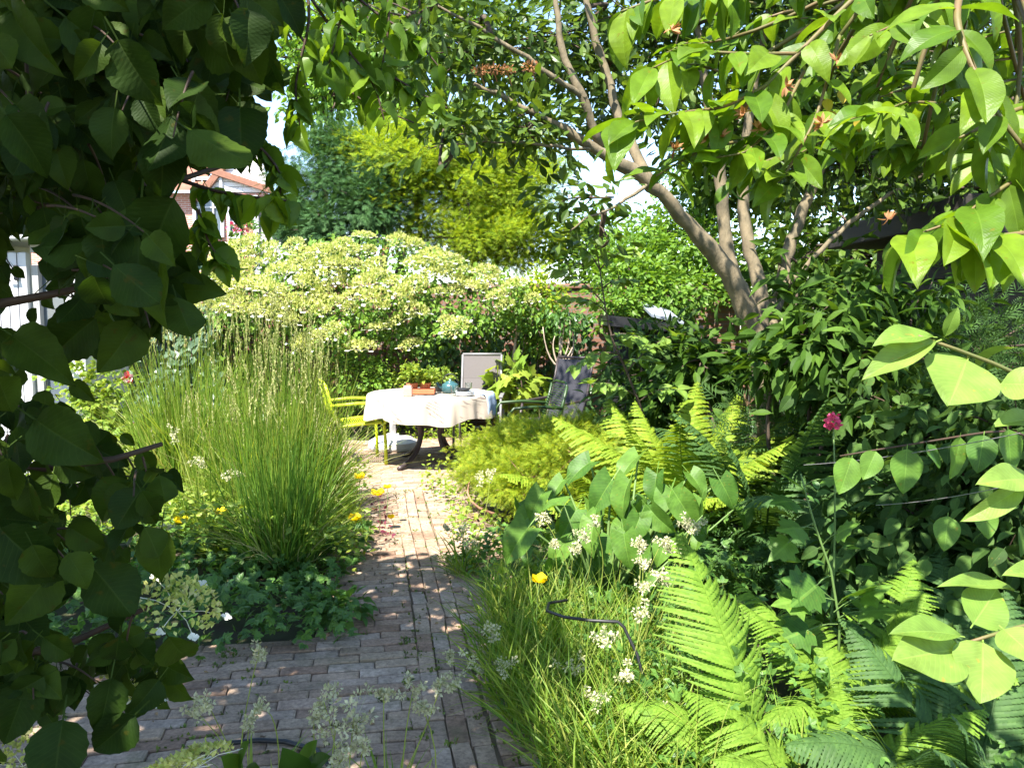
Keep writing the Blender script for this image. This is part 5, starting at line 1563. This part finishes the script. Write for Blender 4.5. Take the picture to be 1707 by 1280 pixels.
# ------------------------------------------------------------------ shrub with big bright leaves reaching in from the right
sb0 = np.array([1.75, 1.75, 0])
cal = thing('sweetshrub', 'tall shrub with long bright yellow green leaves reaching in from the right edge', 'shrub', sb0)
f, m_, fl = MB(), MB(), MB()
def leafy(branch, r0, n, L, tpl, rnd=.38, dn=.3, pair=True, nb=(0, -.4, 1), start=.12):
    P_ = np.array(branch)
    tt = np.linspace(0, 1, 24)
    Q_ = np.stack([np.interp(tt, np.linspace(0, 1, len(P_)), P_[:, i]) for i in range(3)], 1)
    for _ in range(3): Q_[1:-1] = (Q_[:-2] + 2 * Q_[1:-1] + Q_[2:]) / 4
    m_.tube(Q_, np.linspace(r0, r0 * .35, 24), 7)
    for i in range(n):
        u = start + (1 - start) * (i + .5) / n
        p = np.array([np.interp(u, tt, Q_[:, j]) for j in range(3)])
        tg = nrm(np.array([np.interp(min(1, u + .03), tt, Q_[:, j]) for j in range(3)]) - np.array([np.interp(u - .03, tt, Q_[:, j]) for j in range(3)]))
        sd_ = nrm(np.cross(tg, [0, 0, 1]))
        for s in ((-1, 1) if pair else ((-1) ** i,)):
            ro = rng.normal(size=3) * rnd
            f.inst(tpl if rng.random() < .6 else T_CAL2, p, tg * .45 + sd_ * s * .8 + ro + [0, 0, -dn * rng.uniform(.4, 1.3)], np.array(nb) + rng.normal(size=3) * .35, L * rng.uniform(.7, 1.15))
    return Q_
A = at
crown0 = A(1640, -160, 2.3)
trunk = m_.tube(bez(sb0, crown0, (.15, 0, 0), 14), np.linspace(.05, .026, 14), 10)
hub = [A(1560, -60, 2.3), A(1500, 40, 2.4)]
# the sunlit bough over the middle (leaves hang in a cascade from upper right to lower left)
leafy([crown0, A(1440, -20, 2.3), A(1330, 90, 2.25), A(1230, 190, 2.2), A(1150, 215, 2.2)], .009, 9, .15, T_CAL)
leafy([A(1330, 90, 2.25), A(1240, 90, 2.2), A(1150, 85, 2.2), A(1075, 120, 2.15)], .0055, 8, .15, T_CAL)
leafy([A(1300, 130, 2.25), A(1210, 180, 2.15), A(1110, 190, 2.1), A(1020, 215, 2.1)], .0055, 9, .15, T_CAL)
leafy([A(1340, 120, 2.3), A(1300, 200, 2.2), A(1245, 255, 2.15), A(1180, 265, 2.15)], .0055, 8, .15, T_CAL)
leafy([A(1400, 60, 2.3), A(1360, 200, 2.25), A(1310, 290, 2.2), A(1290, 310, 2.2)], .0055, 7, .14, T_CAL)
leafy([A(1330, -60, 2.3), A(1200, -30, 2.3), A(1090, 0, 2.2), A(1035, 20, 2.2)], .008, 7, .15, T_CAL, dn=.9)
# right edge boughs
leafy([A(1640, -160, 2.0), A(1590, 20, 1.6), A(1610, 90, 1.55), A(1660, 190, 1.5), A(1760, 310, 1.5)], .009, 9, .15, T_CAL, dn=.15)
leafy([A(1780, 260, 1.6), A(1690, 300, 1.55), A(1590, 370, 1.5), A(1500, 400, 1.5)], .0055, 9, .14, T_CAL, dn=.3)
leafy([A(1800, 380, 1.55), A(1700, 390, 1.5), A(1610, 400, 1.5)], .008, 6, .14, T_CAL, dn=.6)
leafy([A(1800, 180, 1.7), A(1700, 180, 1.65), A(1600, 230, 1.6)], .008, 6, .13, T_CAL, dn=.3)
leafy([A(1640, -60, 1.9), A(1540, 20, 1.85), A(1450, 60, 1.8)], .0055, 7, .14, T_CAL, dn=.3)
leafy([A(1500, 40, 2.4), A(1450, 180, 2.5), A(1400, 260, 2.6)], .005, 8, .13, T_CAL, dn=.5)
leafy([A(1560, -60, 2.4), A(1580, 120, 2.6), A(1540, 280, 2.7)], .005, 9, .13, T_CAL, dn=.5)
leafy([A(1480, -60, 2.7), A(1380, 60, 2.8), A(1330, 150, 2.8)], .005, 9, .13, T_CAL, dn=.5)
for b_, e_ in ((crown0, A(1330, -60, 2.3)), (crown0, A(1400, 60, 2.3)), (crown0, A(1780, 260, 1.6)), (crown0, A(1800, 180, 1.7)), (crown0, A(1500, 40, 2.4)), (crown0, A(1480, -60, 2.7)), (crown0, A(1800, 380, 1.55))):
    m_.tube(bez(b_, e_, (0, 0, .05), 7), np.linspace(.010, .006, 7), 6)
for i in range(46):
    px, py, Yc = rng.uniform(1180, 1760), rng.uniform(-90, 270), rng.uniform(2.3, 3.3)
    if py > 330 - (px - 1100) * .15: continue
    a_ = A(px, py, Yc)
    b_ = A(px - rng.uniform(30, 150), py + rng.uniform(-10, 70), Yc - rng.uniform(-.1, .25))
    leafy([a_, (a_ + b_) / 2 + [0, 0, .02], b_], .005, 6, .125, T_CAL)
    if i % 3 == 0: m_.tube(bez(crown0, a_, rng.normal(size=3) * .06, 7), np.linspace(.01, .006, 7), 5)
# its own upper crown, mostly above the view, thickened to shade the right side
for i in range(62):
    c = np.array([rng.uniform(1.15, 3.0), rng.uniform(.5, 3.4), rng.uniform(2.75, 3.5)])
    a_, b_ = c + rng.normal(size=3) * .1, c + np.array([rng.normal(0, .3), rng.normal(0, .3), rng.normal(.05, .1)])
    if rng.random() < .5: m_.tube(bez(crown0, a_, rng.normal(size=3) * .1, 6), np.linspace(.014, .006, 6), 5)
    leafy([a_, (a_ + b_) / 2, b_], .005, 6, .14, T_CAL)
for px, py in ((1370, 205), (1310, 145), (1240, 190), (1265, 215), (1178, 230), (1120, 50), (1125, 250), (1480, 365), (1395, 100), (1205, 230)):
    q = A(px, py, 2.15)
    fl = MB(); fl.inst(T_LAUR, np.tile(q, (9, 1)), rdir(9, (0, -.2, .3)), rdir(9), .03); fl.build('faded_flower', M['brownflower'], cal, sb0)
f.build('foliage', M['cal'], cal, sb0)
m_.build('branches', M['greentwig'], cal, sb0, True)
f = MB()
for px, py in ((1403, 150), (1430, 198), (1378, 165), (1398, 205), (1385, 185)):
    f.inst(T_CALR, A(px, py, 2.3), (0.1, -.2, -1), (0.1, -1, .2), .042)
f.build('old_leaves', M['yellowleaf'], cal, sb0)

# round pale leaves on two reddish twigs at the right edge
def pale_twig(lbl, pts, leaves, root):
    b0 = np.asarray(root, float)
    t = thing('round_leaved_branch', lbl, 'branch', b0)
    m_, f = MB(), MB()
    P_ = [A(*p) for p in pts]
    m_.tube(smooth_path([b0, b0 * .5 + P_[0] * .5 + [.12, .05, .15]] + P_), np.linspace(.009, .0028, 28), 7)
    for bx_, by_, bY, tx_, ty_, tY, L, nb in leaves:
        p, q = A(bx_, by_, bY), A(tx_, ty_, tY)
        L_ = np.linalg.norm(q - p)
        f.inst(T_CALR if nb[3] else T_CAL, p, q - p, nb[:3], L_, L_ * nb[4])
    m_.build('twig', M['greentwig'], t, b0, True)
    f.build('foliage', M['pale'], t, b0)
FC = (.0, -1, .55)
pale_twig('reddish twig with large round pale leaves against the dark shade, upper of two', [(1800, 650, 1.3), (1707, 620, 1.28), (1640, 598, 1.27), (1560, 570, 1.26), (1530, 560, 1.26)],
          [(1612, 600, 1.27, 1585, 672, 1.2, 0, (-.1, -1, .6, 1, 1.35)), (1560, 570, 1.26, 1440, 612, 1.22, 0, (.1, -.7, .8, 0, .8)), (1555, 562, 1.27, 1465, 550, 1.22, 0, (0, -.6, .9, 0, .9)), (1575, 560, 1.27, 1598, 515, 1.24, 0, (-.3, -1, .2, 0, 1.0)), (1668, 640, 1.27, 1770, 640, 1.2, 0, (.0, -1, .6, 1, 1.0)), (1600, 655, 1.27, 1572, 705, 1.25, 0, (.8, -.5, .2, 0, .5)), (1690, 580, 1.3, 1620, 590, 1.4, 0, (0, -.4, 1, 0, .9)), (1740, 700, 1.3, 1668, 690, 1.25, 0, (0, -.6, .8, 0, .8))], (1.45, 1.45, 0))
pale_twig('reddish twig with large round pale leaves over the dark ferns, lower of two', [(1800, 1000, 1.3), (1707, 1045, 1.28), (1640, 1060, 1.27), (1600, 1075, 1.27)],
          [(1600, 1082, 1.27, 1495, 1095, 1.2, 0, (0, -.8, .8, 1, .85)), (1638, 1070, 1.27, 1640, 1172, 1.2, 0, (0, -1, .5, 1, 1.25)), (1600, 1060, 1.27, 1500, 1032, 1.22, 0, (0, -.6, 1, 0, .8)), (1622, 1040, 1.3, 1668, 975, 1.34, 0, (-.2, -1, .5, 1, 1.1)), (1672, 1048, 1.28, 1745, 1110, 1.2, 0, (0, -.9, .7, 1, 1.1)), (1690, 985, 1.35, 1580, 950, 1.3, 0, (.1, -.5, .9, 0, .5)), (1760, 960, 1.35, 1690, 940, 1.3, 0, (0, -.6, .8, 0, .8)), (1720, 800, 1.3, 1650, 790, 1.24, 0, (0, -.8, .7, 0, 1)), (1705, 810, 1.3, 1625, 868, 1.24, 0, (.4, -.7, .4, 0, .7))], (1.35, 1.6, 0))
# dim hanging leaves in front of the shade
t = thing('veined_leaf_twig', 'drooping twig with dull oval veined leaves hanging in front of the dark ferns', 'branch', (1.95, 2.5, 0))
m_, f = MB(), MB()
m_.tube(smooth_path([(1.95, 2.5, 0), (1.95, 2.45, .7), A(1720, 700, 2.3), A(1600, 730, 2.2), A(1480, 745, 2.2), A(1400, 760, 2.2)]), np.linspace(.008, .002, 28), 6)
for bx_, by_, tx_, ty_ in ((1512, 748, 1508, 825), (1600, 728, 1590, 800), (1640, 725, 1630, 790), (1545, 740, 1570, 780), (1420, 762, 1400, 825), (1680, 715, 1690, 790), (1460, 752, 1440, 800), (1640, 845, 1650, 900), (1580, 860, 1575, 920)):
    p, q = A(bx_, by_, 2.2), A(tx_, ty_, 2.17); L_ = np.linalg.norm(q - p)
    f.inst(T_CALR, p, q - p, (rng.normal(0, .4), -1, .3), L_, L_ * .9)
m_.build('twig', M['twig'], t, t.location, True); f.build('foliage', M['heart'], t, t.location)
for i, (a_, b_, lbl) in enumerate((((1340, 775, 2.6), (1700, 722, 1.9), 'thin pale wire stretched across the shade, above the other wire'), ((1460, 842, 2.6), (1720, 800, 2.0), 'thin pale wire stretched across the shade, below the other wire'))):
    m_ = MB(); m_.tube(bez(A(*a_), A(*b_), (0, 0, -.012), 10), .0011, 4); tag(m_.build('support_wire', M['greymetal']), lbl, 'wire', 'support wires')
# bent plant support and hoses
m_ = MB(); m_.tube([A(945, 1000, 3.1), A(915, 1005, 3.05), A(912, 1018, 2.95), A(940, 1028, 2.85), A(985, 1034, 2.8), A(1030, 1036, 2.78), A(1040, 1045, 2.78), A(1062, 1090, 2.75), A(1078, 1150, 2.72), np.append(A(1085, 1190, 2.7)[:2], 0)], .006, 8)
tag(m_.build('plant_support', M['black'], smooth=True), 'bent dark rod plant support standing in the grass of the right bed', 'plant support')
hs = [gnd(330, 1262), gnd(380, 1246), gnd(430, 1241), gnd(475, 1243), gnd(530, 1258), gnd(560, 1300)]
m_ = MB(); m_.tube([p + [0, 0, .018] for p in hs], .009, 8); tag(m_.build('garden_hose', M['black'], smooth=True), 'black hose lying on the bricks at the bottom of the picture', 'hose')

# ------------------------------------------------------------------ the dark climber in the left foreground
cb0 = np.array([-1.75, .9, 0])
cl = thing('foreground_climber', 'large climbing hydrangea with big dark shaded leaves hanging down the left side', 'climber', cb0)
f, m_ = MB(), MB()
mass = [(-80, -80), (470, -80), (455, 60), (440, 150), (440, 200), (370, 215), (330, 260), (300, 310), (290, 340), (235, 380), (310, 430), (315, 490), (290, 540), (245, 580), (205, 590), (160, 560), (125, 620), (110, 560), (30, 520), (-80, 560)]
mass2 = [(-80, 520), (40, 560), (110, 620), (150, 660), (140, 720), (215, 745), (285, 800), (270, 850), (245, 890), (290, 930), (255, 985), (210, 940), (180, 1010), (240, 1060), (300, 1090), (310, 1130), (250, 1190), (170, 1140), (110, 1180), (150, 1290), (-80, 1300)]
gaps = [[(150, 235), (215, 260), (210, 285), (170, 290), (150, 330), (135, 250)], [(335, 290), (375, 250), (445, 240), (470, 400), (330, 400)], [(0, 405), (70, 400), (125, 450), (128, 640), (95, 640), (85, 560), (60, 520), (0, 510)], [(110, 830), (200, 840), (215, 890), (130, 900)], [(90, 1010), (200, 990), (215, 1050), (110, 1075)], [(215, 930), (370, 930), (370, 1060), (215, 1050)], [(100, 690), (150, 690), (140, 740), (100, 740)], [(0, 1180), (30, 1180), (90, 1260), (0, 1260)]]
def hang(px, py, Yc, L, tpl=None):
    p = A(px, py, Yc)
    d = np.array([rng.normal(0, .5), rng.normal(-.1, .35), -1 + abs(rng.normal(0, .5))])
    n_ = np.array([rng.normal(0, .45), -1, rng.normal(.35, .3)])
    f.inst(tpl or (T_BIG, T_BIG, T_BIG2, T_BIG3)[int(rng.integers(0, 4))], p, d, n_, L)
def twig(px, py, Yc, dx, dy, dY, nl, L, poly, gap=True):
    a_, b_ = A(px, py, Yc), A(px + dx, py + dy, Yc + dY)
    Q_ = bez(a_, b_, (0, 0, .008), 8)
    hung = 0
    for i in range(nl):
        u = (i + .6) / nl
        x_, y_, Y_ = px + dx * u, py + dy * u, Yc + dY * u
        for s in (-1, 1):
            xx, yy = x_ + s * rng.uniform(6, 26) * 1.3 / Y_, y_ + rng.normal(0, 8)
            ey = yy + L * .7 * FPX / Y_
            if not in_poly(np.array([xx]), np.array([(yy + ey) / 2]), poly)[0]: continue
            if gap and rng.random() < .97 and any(in_poly(np.array([xx, xx, xx]), np.array([yy + 10, (yy + ey) / 2, ey - 8]), g_).any() for g_ in gaps): continue
            hang(xx, yy, Y_ + rng.normal(0, .03), L * rng.uniform(.55, 1.12))
            hung += 1
    if hung > nl: m_.tube(Q_, np.linspace(.0022, .001, 8), 5, False)
for k in range(250):
    px, py = rng.uniform(-80, 470), rng.uniform(-100, 560)
    Yc = rng.uniform(1.0, 2.2)
    twig(px, py, Yc, rng.uniform(-40, 120), rng.uniform(20, 110), rng.normal(0, .1), 4, .076 if py < 200 else .062, mass)
for k in range(105):
    px, py = rng.uniform(-80, 270), rng.uniform(520, 1230)
    Yc = rng.uniform(1.0, 1.6)
    twig(px, py, Yc, rng.uniform(-20, 110), rng.uniform(10, 80), rng.normal(0, .08), 3, .062, mass2, True)
for px, py, Yc, L in ((290, 330, 1.0, .13), (235, 340, 1.02, .13), (270, 420, 1.0, .12), (80, 470, 1.1, .085), (160, 530, 1.1, .115), (225, 540, 1.1, .10), (20, 20, 1.0, .12), (110, 30, 1.05, .12), (130, 80, 1.1, .12), (215, 80, 1.1, .12), (300, 130, 1.1, .12), (400, 180, 1.1, .11), (320, 40, 1.1, .12), (410, 40, 1.15, .12),
                      (60, 700, 1.0, .12), (215, 800, 1.1, .10), (0, 880, 1.0, .13), (50, 1130, 1.05, .115), (105, 1200, 1.05, .12), (185, 1130, 1.1, .10), (280, 1060, 1.15, .10), (150, 940, 1.1, .11), (90, 950, 1.1, .11), (20, 560, 1.05, .12), (270, 880, 1.15, .10), (225, 1190, 1.1, .10)):
    hang(px, py, Yc, L * .86)
# sparser right fringe of thin twigs and lighter leaves, and the trailing stems
fr = [[(480, -60, 1.7), (560, 60, 1.7), (625, 140, 1.7), (640, 200, 1.7)], [(430, -40, 1.9), (520, 90, 1.9), (600, 170, 1.9), (690, 205, 1.9)], [(640, -80, 1.8), (650, 40, 1.8), (632, 140, 1.8)], [(380, 210, 1.5), (440, 250, 1.5), (470, 290, 1.5), (465, 350, 1.5)], [(300, 300, 1.4), (360, 320, 1.4), (430, 330, 1.4), (480, 335, 1.4)],
      [(540, -60, 1.9), (620, 20, 1.9), (690, 60, 1.9), (730, 110, 1.9)], [(500, -80, 1.6), (520, 30, 1.6), (490, 140, 1.6), (500, 210, 1.6)], [(560, -80, 1.5), (575, 10, 1.5), (545, 120, 1.5)], [(330, 350, 1.4), (345, 400, 1.4), (370, 440, 1.4)], [(640, 120, 1.9), (690, 150, 1.9), (745, 180, 1.9)]]
fy = MB()
for br_ in fr:
    P_ = np.array([A(*p) for p in br_])
    tt = np.linspace(0, 1, 16)
    Q_ = np.stack([np.interp(tt, np.linspace(0, 1, len(P_)), P_[:, i]) for i in range(3)], 1)
    for _ in range(3): Q_[1:-1] = (Q_[:-2] + 2 * Q_[1:-1] + Q_[2:]) / 4
    m_.tube(Q_, np.linspace(.004, .0018, 16), 5, False)
    for i in range(1, 16):
        for s in (-1, 1):
            if rng.random() < .45: continue
            fy.inst(T_BIG2, Q_[i], (s * .6 + rng.normal(0, .3), rng.normal(0, .3), -.6), (rng.normal(0, .5), -.7, .6), rng.uniform(.04, .07))
for pts in ([(0, 195, 1.2), (60, 195, 1.25), (85, 165, 1.3)], [(-20, 350, 1.3), (80, 345, 1.3), (180, 350, 1.35), (300, 300, 1.4), (420, 260, 1.5)], [(-40, 770, 1.2), (80, 780, 1.2), (190, 765, 1.2), (270, 740, 1.25)], [(-20, 510, 1.2), (90, 490, 1.2), (180, 470, 1.25)], [(0, 1100, 1.2), (120, 1070, 1.2), (250, 1010, 1.2)], [(45, -40, 1.4), (50, 180, 1.4), (48, 280, 1.4)], [(225, -40, 1.5), (235, 80, 1.5), (270, 160, 1.5)]):
    m_.tube(np.array([A(*p) for p in pts]), np.linspace(.008, .004, len(pts)), 6)
# trunk, arms and the roof of leaves above and behind the viewer: this is what shades the foreground
for e in ((-1.2, .8, 2.7), (-1.9, 2.4, 2.9), (-2.6, .2, 2.8), (-3.2, 2.2, 2.8), (-1.4, -.8, 2.8), (-1.1, 1.9, 2.8), (-1.6, 1.4, 1.6)):
    m_.tube(bez(cb0 + rng.normal(size=3) * [.08, .08, 0], e, (rng.normal(0, .15), rng.normal(0, .15), .35), 12), np.linspace(.05, .015, 12), 8)
n = 15000
x, y = rng.uniform(-5.2, -.45, n), rng.uniform(-2.4, 3.1, n)
z = 2.95 + .18 * tnoise(x * 1.3, y * 1.4) + rng.normal(0, .16, n)
pxx, pyy = proj(np.stack([x, np.maximum(y, .2), z], 1))
k = ((y < .5) | (pyy < -30)) & (x < -.68 + .12 * np.sin(y * 5.1) + .1 * rng.normal(size=n))
pos = np.stack([x, y, z], 1)[k]
n = len(pos)
f.inst(T_LEAF, pos, rng.normal(size=(n, 3)) * .6 + [0, 0, -.2], rng.normal(size=(n, 3)) * .45 + [0, 0, 1], rng.uniform(.13, .2, n))
n = 1100                                                # thick inner growth at the far left, where no sky shows
px, py, Yc = rng.uniform(-160, 420, n), rng.uniform(-120, 330, n), rng.uniform(1.9, 2.7, n)
k = in_poly(px, py, [(-160, -120), (440, -120), (430, 120), (380, 200), (250, 215), (150, 235), (130, 330), (-160, 420)])
pos = np.array([A(a_, b_, c_) for a_, b_, c_ in zip(px[k], py[k], Yc[k])])
n = len(pos)
f.inst(T_MED, pos, rng.normal(size=(n, 3)) * .4 + [0, 0, -1], rng.normal(size=(n, 3)) * .5 + [0, -1, .3], rng.uniform(.09, .14, n))
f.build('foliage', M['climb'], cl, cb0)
fy.build('sunlit_leaves', leaf_mat('sunlit_climber_leaf', [(.05, .11, .009), (.09, .17, .012), (.15, .25, .016)], .42), cl, cb0)  # brighter leaf colour carries the sunlit look of the fringe
m_.build('stems', M['twig'], cl, cb0, True)
# flat flower heads of the climber near the bottom left
for i, (px, py, Yc, s) in enumerate(((300, 1008, 1.2, .125), (215, 1130, 1.35, .09), (205, 1090, 1.45, .08), (330, 1265, 1.25, .11), (285, 1285, 1.2, .10), (40, 1270, 1.15, .10), (235, 1160, 1.3, .07))):
    o1 = heads[i % 3].copy(); C.objects.link(o1); o1.parent = cl
    o1.location = tuple(A(px, py, Yc) - cb0)
    o1.scale = (s, s, s)
    o1.rotation_euler = (R(rng.uniform(15, 40)), R(rng.uniform(-15, 25)), rng.uniform(0, 6))
# bright fresh shoots at the bottom centre
b0 = gnd(470, 1400) * [1, 1, 0]
t = thing('glossy_shoot', 'glossy bright green shoots poking up at the bottom edge in front of the bricks', 'plant', b0)
m_, f = MB(), MB()
for bx_, by_, tx_, ty_, Yc in ((400, 1300, 405, 1235, 1.6), (400, 1300, 372, 1262, 1.6), (505, 1300, 470, 1252, 1.6), (505, 1300, 545, 1258, 1.6), (505, 1300, 520, 1235, 1.65), (505, 1310, 560, 1300, 1.6), (490, 1310, 450, 1300, 1.6), (400, 1310, 430, 1280, 1.6)):
    p, q = A(bx_, by_, Yc), A(tx_, ty_, Yc - .05)
    L_ = np.linalg.norm(q - p)
    f.inst(T_CALR, p, q - p + [0, 0, .005], (rng.normal(0, .3), -.6, 1), max(L_, .07), .085)
    m_.tube(bez(b0, p, rng.normal(size=3) * .02, 6), np.linspace(.006, .003, 6), 5)
m_.build('stems', M['stem'], t, b0, True); f.build('foliage', M['laurel'], t, b0)
